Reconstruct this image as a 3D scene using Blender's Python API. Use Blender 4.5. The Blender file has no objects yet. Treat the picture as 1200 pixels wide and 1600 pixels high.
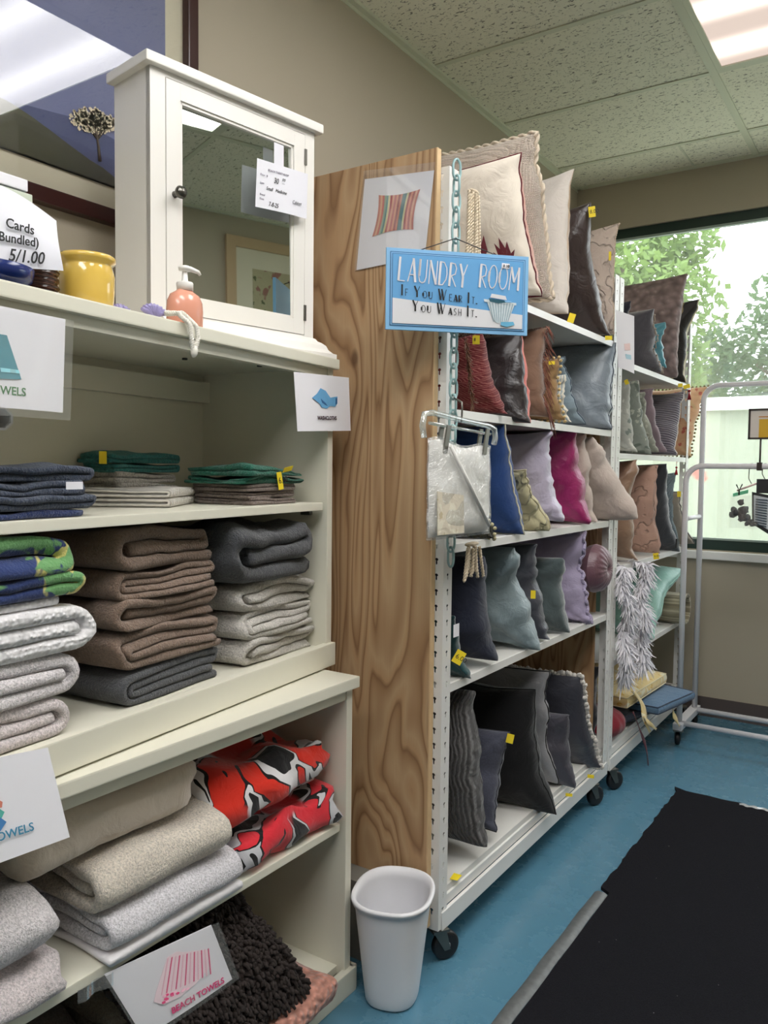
import bpy, bmesh, math, random
from mathutils import Vector, Matrix, noise
S = bpy.context.scene
COL = S.collection
PI = math.pi
V = Vector

# ---------------------------------------------------------------- camera
EYE = V((0, 0, 1.235)); FPX = 1258.0
RX = V((0.83186208, 0.03960549, -0.55356742))      # rows: world axes seen in camera space (x right, y down, z forward)
RY = V((0.55487395, -0.03963385, 0.8309898))
RZ = V((0.01097175, -0.99842905, -0.05494595))
cam = bpy.data.cameras.new('camera'); cam_o = bpy.data.objects.new('camera', cam); COL.objects.link(cam_o)
right = V((RX[0], RY[0], RZ[0])); up = -V((RX[1], RY[1], RZ[1])); back = -V((RX[2], RY[2], RZ[2]))
mw = Matrix((right, up, back)).transposed().to_4x4(); mw.translation = EYE
cam_o.matrix_world = mw
cam.sensor_fit = 'HORIZONTAL'; cam.sensor_width = 36; cam.lens = FPX / 1200 * 36; cam.clip_start = .02
S.camera = cam_o
# ---------------------------------------------------------------- light
LAMP = 8.0; SKY = 4.6
w = bpy.data.worlds.new('overcast_sky'); S.world = w; w.use_nodes = True
wn = w.node_tree; wn.nodes['Background'].inputs['Color'].default_value = (.90, .97, 1.0, 1); wn.nodes['Background'].inputs['Strength'].default_value = SKY
sun = bpy.data.lights.new('sun', 'SUN'); sun.energy = 1.6; sun.angle = .5; sun.color = (1, .97, .9)
sun_o = bpy.data.objects.new('sun', sun); COL.objects.link(sun_o); sun_o.rotation_euler = (math.radians(38), 0, math.radians(25))
S.view_settings.view_transform = 'Standard'; S.view_settings.look = 'None'; S.view_settings.gamma = 1
S.view_settings.use_curve_mapping = False; S.view_settings.exposure = 0.34

# ---------------------------------------------------------------- helpers
def px_ray(u, v):
    d = V((u - 600, v - 800, FPX)); return V((RX.dot(d), RY.dot(d), RZ.dot(d)))
def at_x(u, v, x): d = px_ray(u, v); return EYE + d * (x / d.x)
def at_y(u, v, y): d = px_ray(u, v); return EYE + d * (y / d.y)
def at_z(u, v, z): d = px_ray(u, v); return EYE + d * ((z - EYE.z) / d.z)
def at_plane(u, v, p, n): d = px_ray(u, v); return EYE + d * ((p - EYE).dot(n) / d.dot(n))

def lin(c):
    return tuple(((x / 255) / 12.92 if x <= 10.31 else (((x / 255) + .055) / 1.055) ** 2.4) for x in c)
def link(o): COL.objects.link(o); return o
def tag(o, label, cat, group=None, kind=None):
    o['label'] = label; o['category'] = cat
    if group: o['group'] = group
    if kind: o['kind'] = kind
    return o
def thing(name, loc, label, cat, group=None):
    o = bpy.data.objects.new(name, None); o.empty_display_size = .05; link(o); o.location = loc
    return tag(o, label, cat, group)
def wloc(o):
    p = V(o.location)
    while o.parent: o = o.parent; p = p + V(o.location)
    return p

class MB:
    def __init__(s): s.v = []; s.f = []; s.uv = {}; s.sm = []
    def add(s, vs, fs, smooth=False, uvs=None):
        b = len(s.v); s.v += [V(p) for p in vs]
        for f in fs: s.f.append([b + i for i in f]); s.sm.append(smooth)
        if uvs:
            for i, q in enumerate(uvs): s.uv[b + i] = q
        return s
    def box(s, a, b, bev=0, fr=None):
        x0, y0, z0 = a; x1, y1, z1 = b
        if bev:
            bm = bmesh.new(); bmesh.ops.create_cube(bm, size=1)
            for q in bm.verts: q.co = V(((x0 + x1) / 2 + q.co.x * (x1 - x0), (y0 + y1) / 2 + q.co.y * (y1 - y0), (z0 + z1) / 2 + q.co.z * (z1 - z0)))
            bmesh.ops.bevel(bm, geom=bm.edges[:], offset=bev, segments=2, affect='EDGES', profile=.7)
            bm.verts.index_update(); vs = [q.co.copy() for q in bm.verts]; fs = [[q.index for q in f.verts] for f in bm.faces]; bm.free()
        else:
            vs = [V((x, y, z)) for x in (x0, x1) for y in (y0, y1) for z in (z0, z1)]
            fs = [(0, 1, 3, 2), (4, 6, 7, 5), (0, 4, 5, 1), (2, 3, 7, 6), (0, 2, 6, 4), (1, 5, 7, 3)]
        if fr: vs = [fr(q) for q in vs]
        return s.add(vs, fs)
    def tube(s, pts, r, n=8, closed=False, cap=True):
        pts = [V(p) for p in pts]; m = len(pts); rings = []
        t0 = None; ref = None
        for i, p in enumerate(pts):
            a = pts[(i - 1) % m] if (closed or i > 0) else p; c = pts[(i + 1) % m] if (closed or i < m - 1) else p
            t = (c - a); t = t.normalized() if t.length > 1e-9 else V((0, 0, 1))
            if ref is None:
                ref = t.orthogonal().normalized()
            else:
                ref = (ref - t * ref.dot(t)); ref = ref.normalized() if ref.length > 1e-6 else t.orthogonal().normalized()
            b = t.cross(ref); rr = r[i] if isinstance(r, (list, tuple)) else r
            rings.append([p + ref * math.cos(2 * PI * k / n) * rr + b * math.sin(2 * PI * k / n) * rr for k in range(n)])
        vs = [q for ring in rings for q in ring]; fs = []
        for i in range(m if closed else m - 1):
            j = (i + 1) % m
            for k in range(n): fs.append((i * n + k, i * n + (k + 1) % n, j * n + (k + 1) % n, j * n + k))
        s.add(vs, fs, True)
        if cap and not closed:
            b0 = len(s.v) - len(vs)
            s.f.append([b0 + k for k in range(n)][::-1]); s.sm.append(False)
            s.f.append([b0 + (m - 1) * n + k for k in range(n)]); s.sm.append(False)
        return s
    def lathe(s, prof, c, n=32, sx=1, sy=1, fr=None):
        c = V(c); vs = []; fs = []; m = len(prof)
        for r, z in prof:
            for k in range(n):
                a = 2 * PI * k / n; p = V((r * math.cos(a) * sx, r * math.sin(a) * sy, z)); vs.append(c + (fr(p) if fr else p))
        for i in range(m - 1):
            for k in range(n): fs.append((i * n + k, i * n + (k + 1) % n, (i + 1) * n + (k + 1) % n, (i + 1) * n + k))
        s.add(vs, fs, True)
        b0 = len(s.v) - len(vs)
        if prof[0][0] > 1e-5: s.f.append([b0 + k for k in range(n)][::-1]); s.sm.append(False)
        if prof[-1][0] > 1e-5: s.f.append([b0 + (m - 1) * n + k for k in range(n)]); s.sm.append(False)
        return s
    def grid(s, fn, nu, nv, smooth=True):
        vs = []; uv = []
        for j in range(nv + 1):
            for i in range(nu + 1):
                vs.append(fn(i / nu, j / nv)); uv.append((i / nu, j / nv))
        fs = [(j * (nu + 1) + i, j * (nu + 1) + i + 1, (j + 1) * (nu + 1) + i + 1, (j + 1) * (nu + 1) + i) for j in range(nv) for i in range(nu)]
        return s.add(vs, fs, smooth, uv)
    def prism(s, poly, d):
        # poly: list of 3D points (planar), extruded by vector d
        n = len(poly); d = V(d); vs = [V(p) for p in poly] + [V(p) + d for p in poly]
        fs = [list(range(n))[::-1], [n + i for i in range(n)]] + [(i, (i + 1) % n, n + (i + 1) % n, n + i) for i in range(n)]
        return s.add(vs, fs)
    def blob(s, c, r, n=8, m=5, amp=0, seed=0):
        c = V(c); vs = []; fs = []
        rr = r if isinstance(r, (tuple, list)) else (r, r, r)
        for j in range(m + 1):
            th = PI * j / m
            for k in range(n):
                a = 2 * PI * k / n; q = V((math.sin(th) * math.cos(a), math.sin(th) * math.sin(a), math.cos(th)))
                f = 1 + (amp * noise.noise(q * 2.3 + V((seed, seed * .7, 0))) if amp else 0)
                vs.append(c + V((q.x * rr[0], q.y * rr[1], q.z * rr[2])) * f)
        for j in range(m):
            for k in range(n): fs.append((j * n + k, (j + 1) * n + k, (j + 1) * n + (k + 1) % n, j * n + (k + 1) % n))
        return s.add(vs, fs, True)
    def build(s, name, m, parent=None, origin=None, uvscale=None):
        if origin is None: origin = wloc(parent) if parent else V((0, 0, 0))
        origin = V(origin)
        me = bpy.data.meshes.new(name); me.from_pydata([tuple(p - origin) for p in s.v], [], s.f)
        me.polygons.foreach_set('use_smooth', s.sm)
        if s.uv:
            ul = me.uv_layers.new(name='UVMap')
            for lp in me.loops: ul.data[lp.index].uv = s.uv.get(lp.vertex_index, (0, 0))
        me.update()
        if m: me.materials.append(m)
        o = bpy.data.objects.new(name, me); link(o)
        if parent: o.parent = parent; o.location = origin - wloc(parent)
        else: o.location = origin
        return o
def fix_normals(o):
    bm = bmesh.new(); bm.from_mesh(o.data); bmesh.ops.recalc_face_normals(bm, faces=bm.faces[:]); bm.to_mesh(o.data); bm.free(); return o

# ---------------------------------------------------------------- materials
MATS = {}
class NT:
    def __init__(s, name):
        s.m = bpy.data.materials.new(name); s.m.use_nodes = True; s.t = s.m.node_tree; s.b = s.t.nodes['Principled BSDF']; s.out = s.t.nodes['Material Output']
    def n(s, typ, **kw):
        o = s.t.nodes.new(typ)
        for k, v in kw.items():
            if k.startswith('i_'):
                key = k[2:]; key = int(key) if key.isdigit() else key.replace('_', ' ')
                if hasattr(v, 'is_output') or isinstance(v, bpy.types.NodeSocket): s.t.links.new(v, o.inputs[key])
                else: o.inputs[key].default_value = v
            else: setattr(o, k, v)
        return o
    def l(s, a, b): s.t.links.new(a, b)
    def coord(s, kind='Object', scale=(1, 1, 1), rot=(0, 0, 0)):
        c = s.n('ShaderNodeTexCoord'); mp = s.n('ShaderNodeMapping'); s.l(c.outputs[kind], mp.inputs['Vector'])
        mp.inputs['Scale'].default_value = scale; mp.inputs['Rotation'].default_value = rot; return mp.outputs[0]
    def noise(s, vec, sc, det=3, rough=.5, dist=0):
        o = s.n('ShaderNodeTexNoise'); s.l(vec, o.inputs['Vector']); o.inputs['Scale'].default_value = sc; o.inputs['Detail'].default_value = det
        o.inputs['Roughness'].default_value = rough; o.inputs['Distortion'].default_value = dist; return o.outputs[0]
    def wave(s, vec, sc, dist=0, typ='BANDS', dirn='X', prof='SIN', dsc=1):
        o = s.n('ShaderNodeTexWave'); o.wave_type = typ; o.bands_direction = dirn; o.wave_profile = prof; s.l(vec, o.inputs['Vector'])
        o.inputs['Scale'].default_value = sc; o.inputs['Distortion'].default_value = dist; o.inputs['Detail Scale'].default_value = dsc; return o.outputs['Fac']
    def voro(s, vec, sc, feat='F1', out='Distance', rnd=1):
        o = s.n('ShaderNodeTexVoronoi'); o.feature = feat; s.l(vec, o.inputs['Vector']); o.inputs['Scale'].default_value = sc; o.inputs['Randomness'].default_value = rnd; return o.outputs[out]
    def ramp(s, fac, stops, interp='LINEAR'):
        o = s.n('ShaderNodeValToRGB'); s.l(fac, o.inputs[0]); cr = o.color_ramp; cr.interpolation = interp
        while len(cr.elements) < len(stops): cr.elements.new(.5)
        for e, (p, c) in zip(cr.elements, stops): e.position = p; e.color = (*c, 1) if len(c) == 3 else c
        return o.outputs[0]
    def math(s, op, a, b=0.0):
        o = s.n('ShaderNodeMath', operation=op)
        for i, q in enumerate((a, b)):
            if isinstance(q, (int, float)): o.inputs[i].default_value = q
            else: s.l(q, o.inputs[i])
        return o.outputs[0]
    def mix(s, fac, a, b):
        o = s.n('ShaderNodeMix', data_type='RGBA')
        for i, q in ((0, fac), (6, a), (7, b)):
            if isinstance(q, (int, float)): o.inputs[i].default_value = q
            elif isinstance(q, tuple): o.inputs[i].default_value = (*q, 1)
            else: s.l(q, o.inputs[i])
        return o.outputs[2]
    def bump(s, h, strength=.5, dist=.002):
        o = s.n('ShaderNodeBump'); s.l(h, o.inputs['Height']); o.inputs['Strength'].default_value = strength; o.inputs['Distance'].default_value = dist
        prev = s.b.inputs['Normal'].links
        if prev: s.l(prev[0].from_socket, o.inputs['Normal'])
        s.l(o.outputs[0], s.b.inputs['Normal'])
    def color(s, c):
        if isinstance(c, tuple): s.b.inputs['Base Color'].default_value = (*c, 1)
        else: s.l(c, s.b.inputs['Base Color'])
    def set(s, **kw):
        for k, v in kw.items(): s.b.inputs[k.replace('_', ' ')].default_value = v
        return s
def plain(name, c, rough=.5, metal=0, var=.06, vs=6, bump=0, bs=200, bd=.001, spec=.5, coat=0):
    if name in MATS: return MATS[name]
    t = NT(name); c = lin(c); co = t.coord()
    nz = t.noise(co, vs, 4)
    t.color(t.mix(nz, tuple(x * (1 - var) for x in c), tuple(min(1, x * (1 + var)) for x in c)))
    t.set(Roughness=rough, Metallic=metal, Coat_Weight=coat); t.b.inputs['Specular IOR Level'].default_value = spec
    if bump: t.bump(t.noise(co, bs, 2), bump, bd)
    MATS[name] = t.m; return t.m
def fab(name, c, kind='plain', c2=None, sc=1.0, rough=.85, c3=None):
    if name in MATS: return MATS[name]
    t = NT(name); c = lin(c); c2 = lin(c2) if c2 else tuple(x * .6 for x in c); c3 = lin(c3) if c3 else c2
    co = t.coord(); uv = t.coord('UV')
    t.set(Roughness=rough); t.b.inputs['Specular IOR Level'].default_value = .25; t.b.inputs['Sheen Weight'].default_value = .25; t.b.inputs['Sheen Roughness'].default_value = .5
    base = t.mix(t.noise(co, 14, 4), tuple(x * .92 for x in c), tuple(min(1, x * 1.06) for x in c))
    if kind == 'terry':
        nz = t.noise(co, 260 / sc, 3, .7); base = t.mix(t.ramp(nz, [(.35, (0, 0, 0)), (.62, (1, 1, 1))]), tuple(x * .74 for x in c), tuple(min(1, x * 1.22) for x in c)); t.bump(nz, 1.0, .006); t.bump(t.noise(co, 60, 3), .6, .006)
    elif kind == 'satin':
        t.set(Roughness=.38); t.b.inputs['Specular IOR Level'].default_value = .6; t.bump(t.noise(co, 22, 3, .5, 1.5), .35, .006)
    elif kind == 'velvet':
        t.b.inputs['Sheen Weight'].default_value = .7; t.bump(t.noise(co, 30, 3), .2, .004)
    elif kind == 'stripes':
        base = t.mix(t.ramp(t.wave(uv, 6 * sc, .3, dirn='X'), [(.45, (0, 0, 0)), (.55, (1, 1, 1))]), c, c2)
    elif kind == 'hstripes':
        h = t.wave(uv, 7 * sc, 1.2, dirn='Y', dsc=1.5); base = t.mix(h, c, c2); t.bump(h, .9, .006)
    elif kind == 'vstripes3':
        h = t.wave(uv, 5 * sc, .6, dirn='X'); h2 = t.wave(uv, 13 * sc, .5, dirn='X'); base = t.mix(t.ramp(h, [(.5, (0, 0, 0)), (.6, (1, 1, 1))]), c, c2); base = t.mix(t.math('MULTIPLY', h2, .6), base, c3)
    elif kind == 'crinkle':
        h = t.wave(uv, 9 * sc, 3.5, dirn='X', dsc=1.2); base = t.mix(t.math('MULTIPLY', h, .7), tuple(x * .65 for x in c), tuple(min(1, x * 1.5) for x in c)); t.bump(h, 1, .008)
    elif kind == 'floral':
        v = t.voro(co, 26 * sc); n2 = t.noise(co, 34 * sc, 2, .5, 2); f = t.ramp(t.math('ADD', v, t.math('MULTIPLY', n2, .6)), [(.52, (1, 1, 1)), (.58, (0, 0, 0))]); base = t.mix(f, base, c2)
        f3 = t.ramp(t.noise(co, 20 * sc, 1, .5, 1), [(.6, (0, 0, 0)), (.64, (1, 1, 1))]); base = t.mix(f3, base, c3)
    elif kind == 'bigfloral':
        f = t.ramp(t.noise(co, 11, 3, .6, .8), [(.50, (0, 0, 0)), (.53, (1, 1, 1))]); base = t.mix(f, base, c2); f3 = t.ramp(t.noise(t.coord(rot=(1, .4, 0)), 9, 3, .6, .6), [(.61, (0, 0, 0)), (.63, (1, 1, 1))]); base = t.mix(f3, base, c3); t.bump(t.noise(co, 260, 2), .6, .003)
    elif kind == 'geo':
        a = t.wave(uv, 5 * sc, 0, dirn='DIAGONAL', prof='TRI'); b = t.wave(uv, 5 * sc, 0, typ='RINGS', prof='TRI'); k = t.math('GREATER_THAN', t.wave(uv, 1.2 * sc, 0, dirn='Y'), .5)
        h = t.mix(k, a, b); base = t.mix(t.ramp(h, [(.72, (0, 0, 0)), (.82, (1, 1, 1))]), c, c2)
    elif kind == 'quilt':
        h = t.wave(co, 7 * sc, 9, typ='BANDS', dirn='Y', dsc=1.6); h = t.ramp(h, [(0, (0, 0, 0)), (.18, (1, 1, 1))]); base = t.mix(t.math('MULTIPLY', h, 1.0), tuple(x * .8 for x in c), base); t.bump(h, .8, .006)
    elif kind == 'knit':
        h = t.wave(co, 70 * sc, 1, dirn='Z'); h2 = t.wave(co, 70 * sc, 1, dirn='Y'); q = t.math('MULTIPLY', h, h2); base = t.mix(q, tuple(x * .78 for x in c), c); t.bump(q, .9, .004)
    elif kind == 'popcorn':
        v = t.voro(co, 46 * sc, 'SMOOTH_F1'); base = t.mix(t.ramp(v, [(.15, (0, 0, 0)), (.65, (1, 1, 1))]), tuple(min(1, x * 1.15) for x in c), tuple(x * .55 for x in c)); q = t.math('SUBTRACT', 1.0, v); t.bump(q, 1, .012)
    elif kind == 'waffle':
        v = t.voro(co, 120, 'SMOOTH_F1', rnd=.5); base = t.mix(t.ramp(v, [(.2, (0, 0, 0)), (.7, (1, 1, 1))]), c, tuple(x * .72 for x in c)); t.bump(t.math('SUBTRACT', 1.0, v), 1, .006)
    elif kind == 'bandstripe':
        base = t.mix(t.ramp(t.wave(uv, 3.4 * sc, .6, dirn='X'), [(.86, (0, 0, 0)), (.9, (1, 1, 1))]), c, c2)
    elif kind == 'gauze':
        h = t.noise(co, 60, 3, .6); t.bump(h, .5, .003); h2 = t.wave(uv, 90, 1.5, dirn='Y'); t.bump(h2, .3, .001); base = t.mix(h2, tuple(x * .9 for x in c), c)
    elif kind == 'denim':
        h = t.noise(co, 200, 2); base = t.mix(h, tuple(x * .7 for x in c), tuple(min(1, x * 1.3) for x in c)); t.bump(h, .4, .001)
    elif kind == 'comic':
        a = t.noise(uv, 4.2 * sc, 1, .4, 1.5); b = t.noise(uv, 2.1 * sc, 0, .4, .6)
        pat = t.ramp(a, [(0, c2), (.40, c2), (.405, c3), (.47, c3), (.475, c2), (.50, c2), (.505, c)], 'CONSTANT')
        k = t.ramp(b, [(.38, (0, 0, 0)), (.40, (1, 1, 1))]); base = t.mix(k, base, pat)
    if kind in ('plain', 'stripes', 'vstripes3', 'floral', 'geo', 'velvet', 'comic'): t.bump(t.noise(co, 500, 2), .35, .0008)
    if kind not in ('terry',): t.bump(t.noise(co, 17, 3, .55, 1.2), .45, .010)
    t.color(base); MATS[name] = t.m; return t.m
def emit(name, c, s):
    t = NT(name); t.color((0, 0, 0)); t.b.inputs['Emission Color'].default_value = (*c, 1); t.b.inputs['Emission Strength'].default_value = s; return t.m
def film(name, haze=.08, refl=.12, c=(1, 1, 1), rough=.05):
    t = NT(name); t.t.nodes.remove(t.b)
    tr = t.n('ShaderNodeBsdfTransparent'); tr.inputs[0].default_value = (*c, 1); gl = t.n('ShaderNodeBsdfGlossy'); gl.inputs['Roughness'].default_value = rough
    di = t.n('ShaderNodeBsdfDiffuse'); di.inputs[0].default_value = (.85, .88, .86, 1)
    lw = t.n('ShaderNodeLayerWeight'); fz = t.math('POWER', lw.outputs['Facing'], 4.0)
    m1 = t.n('ShaderNodeMixShader'); m1.inputs[0].default_value = haze; t.l(tr.outputs[0], m1.inputs[1]); t.l(di.outputs[0], m1.inputs[2])
    m2 = t.n('ShaderNodeMixShader'); f = t.math('MINIMUM', t.math('ADD', t.math('MULTIPLY', fz, .6), refl), 1.0); t.l(f, m2.inputs[0]); t.l(m1.outputs[0], m2.inputs[1]); t.l(gl.outputs[0], m2.inputs[2])
    if rough > .06:
        bp = t.n('ShaderNodeBump'); t.l(t.noise(t.coord(), 26, 4, .6, 1.5), bp.inputs['Height']); bp.inputs['Strength'].default_value = 1.0; bp.inputs['Distance'].default_value = .02; t.l(bp.outputs[0], gl.inputs['Normal'])
    t.l(m2.outputs[0], t.out.inputs[0]); return t.m

m_wall = plain('wall_paint', (176, 167, 149), .75, var=.03, vs=1.5, bump=.25, bs=350)
m_ceil = None
def ceiling_mat():
    t = NT('ceiling_tile'); co = t.coord(); co2 = t.coord(scale=(1, 1.9, 1), rot=(0, 0, .6))
    n1 = t.noise(co2, 60, 2, .55, .8); pit = t.ramp(n1, [(.34, (0, 0, 0)), (.40, (1, 1, 1))]); c = lin((234, 234, 216))
    v = t.noise(co, 130, 2, .5); pit2 = t.ramp(v, [(.27, (0, 0, 0)), (.33, (1, 1, 1))]); p = t.math('MULTIPLY', pit, pit2)
    t.color(t.mix(p, tuple(x * .30 for x in c), t.mix(t.noise(co, 2, 2), tuple(x * .93 for x in c), c))); t.set(Roughness=.9); t.bump(p, .6, .004); return t.m
m_ceil = ceiling_mat()
m_tbar = plain('ceiling_grid_paint', (206, 210, 190), .5, var=.02)
def floor_mat():
    t = NT('teal_floor_paint'); co = t.coord(); c = lin((82, 127, 150))
    a = t.noise(co, 1.3, 4, .6); b = t.noise(co, 9, 5, .65); sc = t.ramp(t.noise(co, 26, 6, .75, 1), [(.66, (0, 0, 0)), (.76, (1, 1, 1))])
    col = t.mix(a, tuple(x * .86 for x in c), tuple(x * 1.12 for x in c)); col = t.mix(t.math('MULTIPLY', sc, .35), col, lin((120, 160, 168)))
    t.color(col); t.l(t.math('ADD', t.math('MULTIPLY', b, .22), .16), t.b.inputs['Roughness']); t.bump(t.noise(co, 38, 3), .12, .004); t.b.inputs['Specular IOR Level'].default_value = .5; return t.m
m_floor = floor_mat()
m_base = plain('rubber_baseboard', (84, 74, 72), .6)
m_cab = plain('cream_cabinet_paint', (222, 219, 203), .38, var=.025, vs=4, bump=.08, bs=60)
m_medcab = plain('white_cabinet_paint', (232, 229, 223), .35, var=.02, bump=.06, bs=60)
m_metal = plain('white_enamelled_steel', (226, 225, 222), .35, var=.05, vs=9, bump=.1, bs=40)
m_shelf = plain('white_shelf_laminate', (224, 222, 217), .4, var=.05, vs=5)
m_tube = plain('white_tube_enamel', (224, 222, 226), .3, var=.02)
m_dark = plain('black_rubber', (26, 26, 28), .5)
m_zinc = plain('zinc_plate', (120, 118, 112), .4, metal=.9, var=.15, vs=20)
m_grey_hub = plain('grey_wheel_hub', (128, 128, 130), .45)
m_green_frame = plain('dark_green_frame', (28, 52, 45), .45)
m_sill = plain('white_sill', (232, 232, 230), .4)
m_yel = plain('yellow_tag_card', (240, 214, 40), .6, var=.03)
m_paper = plain('white_paper', (233, 232, 238), .7, var=.015, bump=.1, bs=30)
m_sheet = plain('plain_white_paper', (226, 226, 234), .7, var=.015)
m_ink = plain('black_ink', (22, 22, 26), .6)
m_film = film('clear_plastic_sleeve', .10, .10)
m_bin = plain('white_bin_plastic', (226, 226, 230), .35, var=.01, spec=.4)

def wood_mat(name='plywood_face', sx=1.0):
    t = NT(name); co = t.coord(scale=(2.6, 1, .42)); ns = t.n('ShaderNodeTexNoise'); t.l(co, ns.inputs['Vector']); ns.inputs['Scale'].default_value = 2.1; ns.inputs['Detail'].default_value = 2.5; ns.inputs['Distortion'].default_value = .5
    rings = t.math('FRACT', t.math('MULTIPLY', ns.outputs[0], 17.0)); r = t.ramp(rings, [(0, lin((136, 100, 68))), (.12, lin((168, 132, 96))), (.55, lin((203, 172, 134))), (.86, lin((196, 160, 120))), (1, lin((142, 106, 74)))])
    g = t.noise(t.coord(scale=(60, 60, 2.0)), 6, 4, .7); col = t.mix(t.math('MULTIPLY', g, .45), r, lin((165, 128, 92)))
    kv = t.n('ShaderNodeTexVoronoi'); t.l(t.coord(scale=(1, 1, .5)), kv.inputs['Vector']); kv.inputs['Scale'].default_value = 3.2; k = t.ramp(kv.outputs['Distance'], [(.02, (1, 1, 1)), (.045, (0, 0, 0))])
    col = t.mix(t.math('MULTIPLY', k, .7), col, lin((92, 62, 38))); t.color(col); t.set(Roughness=.62); t.bump(g, .15, .001); return t.m
m_wood = wood_mat()
m_plyedge = plain('pale_plywood_edge', (214, 184, 142), .7, var=.1, vs=40)

# ---------------------------------------------------------------- text and strokes
def text_mesh(body, size, origin, xd, yd, m, parent, name='lettering', shear=0, sx=1.0, center=False, depth=.0004, lift=.0006, bold=0):
    cu = bpy.data.curves.new(name, 'FONT'); cu.body = body; cu.size = size; cu.shear = shear; cu.extrude = depth / 2; cu.resolution_u = 3; cu.offset = bold
    if center: cu.align_x = 'CENTER'
    o = bpy.data.objects.new('tmp_text', cu); me = bpy.data.meshes.new_from_object(o); bpy.data.objects.remove(o)
    xd = V(xd).normalized(); yd = V(yd).normalized(); n = xd.cross(yd).normalized(); origin = V(origin); pw = wloc(parent)
    for q in me.vertices: c = q.co.copy(); q.co = origin + xd * c.x * sx + yd * c.y + n * (c.z + lift) - pw
    me.materials.clear(); me.materials.append(m); me.name = name
    r = bpy.data.objects.new(name, me); link(r); r.parent = parent; return r
GL = {  # simple deco capitals on a unit box: (polyline, thick)
 'L': [([(0, 1), (0, 0)], 1), ([(0, 0), (.42, 0)], 0)], 'A': [([(0, 0), (.28, 1)], 0), ([(.28, 1), (.52, 0)], 1), ([(.06, .3), (.42, .3)], 0)],
 'U': [([(0, 1), (0, .25), (.08, .06), (.25, 0), (.42, .06), (.5, .25), (.5, 1)], 0), ([(0.02, 1), (.02, .3)], 1)],
 'N': [([(0, 0), (0, 1)], 0), ([(0, 1), (.5, 0)], 1), ([(.5, 0), (.5, 1)], 0)], 'D': [([(0, 0), (0, 1)], 1), ([(0, 1), (.25, .98), (.45, .75), (.5, .5), (.45, .25), (.25, .02), (0, 0)], 0)],
 'R': [([(0, 0), (0, 1)], 1), ([(0, 1), (.3, .97), (.42, .78), (.35, .52), (.1, .45), (.45, 0)], 0)], 'Y': [([(0, 1), (.25, .45)], 1), ([(.5, 1), (.25, .45)], 0), ([(.25, .45), (.25, 0)], 1)],
 'O': [([(.3 + .3 * math.sin(k * PI / 9), .5 + .5 * math.cos(k * PI / 9)) for k in range(19)], 0), ([(.02, .72), (.0, .5), (.03, .28)], 1)],
 'M': [([(0, 0), (.06, 1)], 0), ([(.06, 1), (.35, .35)], 1), ([(.35, .35), (.64, 1)], 0), ([(.64, 1), (.68, 0)], 1)],
 'I': [([(0, 1), (0, 0)], 1)], 'F': [([(0, 0), (0, 1), (.36, 1)], 0), ([(0, .5), (.28, .5)], 0)], 'W': [([(0, 1), (.2, 0)], 1), ([(.2, 0), (.36, .8)], 0), ([(.3, 1), (.5, 0)], 1), ([(.5, 0), (.75, 1)], 0)],
 'E': [([(.36, 1), (0, 1), (0, 0), (.36, 0)], 0), ([(0, .5), (.3, .5)], 0)], 'T': [([(0, 1), (.44, 1)], 0), ([(.22, 1), (.22, 0)], 0)], 'S': [([(.38, .92), (.18, 1), (.02, .8), (.1, .58), (.32, .42), (.36, .2), (.18, 0), (0, .08)], 0)],
 'H': [([(0, 0), (0, 1)], 0), ([(.42, 0), (.42, 1)], 0), ([(0, .5), (.42, .5)], 0)], '.': [([(0, 0), (0, .08)], 1)], ' ': []}
GW = dict(L=.42, A=.52, U=.5, N=.5, D=.5, R=.45, Y=.5, O=.6, M=.68, I=.0, F=.36, W=.75, E=.36, T=.44, S=.38, H=.42)
def strokes(word, h, origin, xd, yd, m, parent, sx=1, thin=.05, thick=.16, gap=.2, slant=.1, small=None, name='lettering', lift=.001):
    mb = MB(); xd = V(xd).normalized(); yd = V(yd).normalized(); n = xd.cross(yd); o = V(origin) + n * lift; x = 0
    for ch in word:
        hh = h
        if small and ch.islower(): hh = h * small
        c = ch.upper()
        if c == ' ': x += .45 * h * sx; continue
        for pts, th in GL[c]:
            wd = (thick if th else thin) * h * .5 * sx
            for (ax, ay), (bx, by) in zip(pts, pts[1:]):
                a = V((x + (ax + ay * slant) * hh * sx, ay * hh)); b = V((x + (bx + by * slant) * hh * sx, by * hh)); d = (b - a); 
                if d.length < 1e-7: continue
                d.normalize(); q = V((-d.y, d.x)) * max(wd, thin * h * .4)
                e = d * thin * h * .15
                P = [a - q - e, b - q + e, b + q + e, a + q - e]
                mb.prism([o + xd * p.x + yd * p.y for p in P], n * .0004)
        x += (GW.get(c, .1) + gap) * hh * sx
    return mb.build(name, m, parent), x

# ================================================================ THE ROOM
XL, XR, YB, YN, ZC = -1.60, 1.42, 4.245, -2.6, 2.745
def struct(name, mb, m, parent=None):
    o = mb.build(name, m, parent)
    if not parent: o['kind'] = 'structure'
    return o
struct('floor', MB().box((XL - .1, YN - .1, -.06), (XR + .1, YB + .1, 0)), m_floor)
struct('wall_left', MB().box((XL - .1, YN - .1, 0), (XL, YB + .1, ZC + .1)), m_wall)
struct('wall_right', MB().box((XR, YN - .1, 0), (XR + .1, YB + .1, ZC + .1)), m_wall)
struct('wall_front', MB().box((XL, YN - .1, 0), (XR, YN, ZC + .1)), m_wall)
WX0, WX1, WZ0, WZ1 = -1.47, 1.32, .842, 2.497
mb = MB().box((XL, YB, 0), (XR, YB + .12, WZ0)).box((XL, YB, WZ1), (XR, YB + .12, ZC + .1)).box((XL, YB, WZ0), (WX0, YB + .12, WZ1)).box((WX1, YB, WZ0), (XR, YB + .12, WZ1))
struct('wall_back', mb, m_wall)
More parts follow.
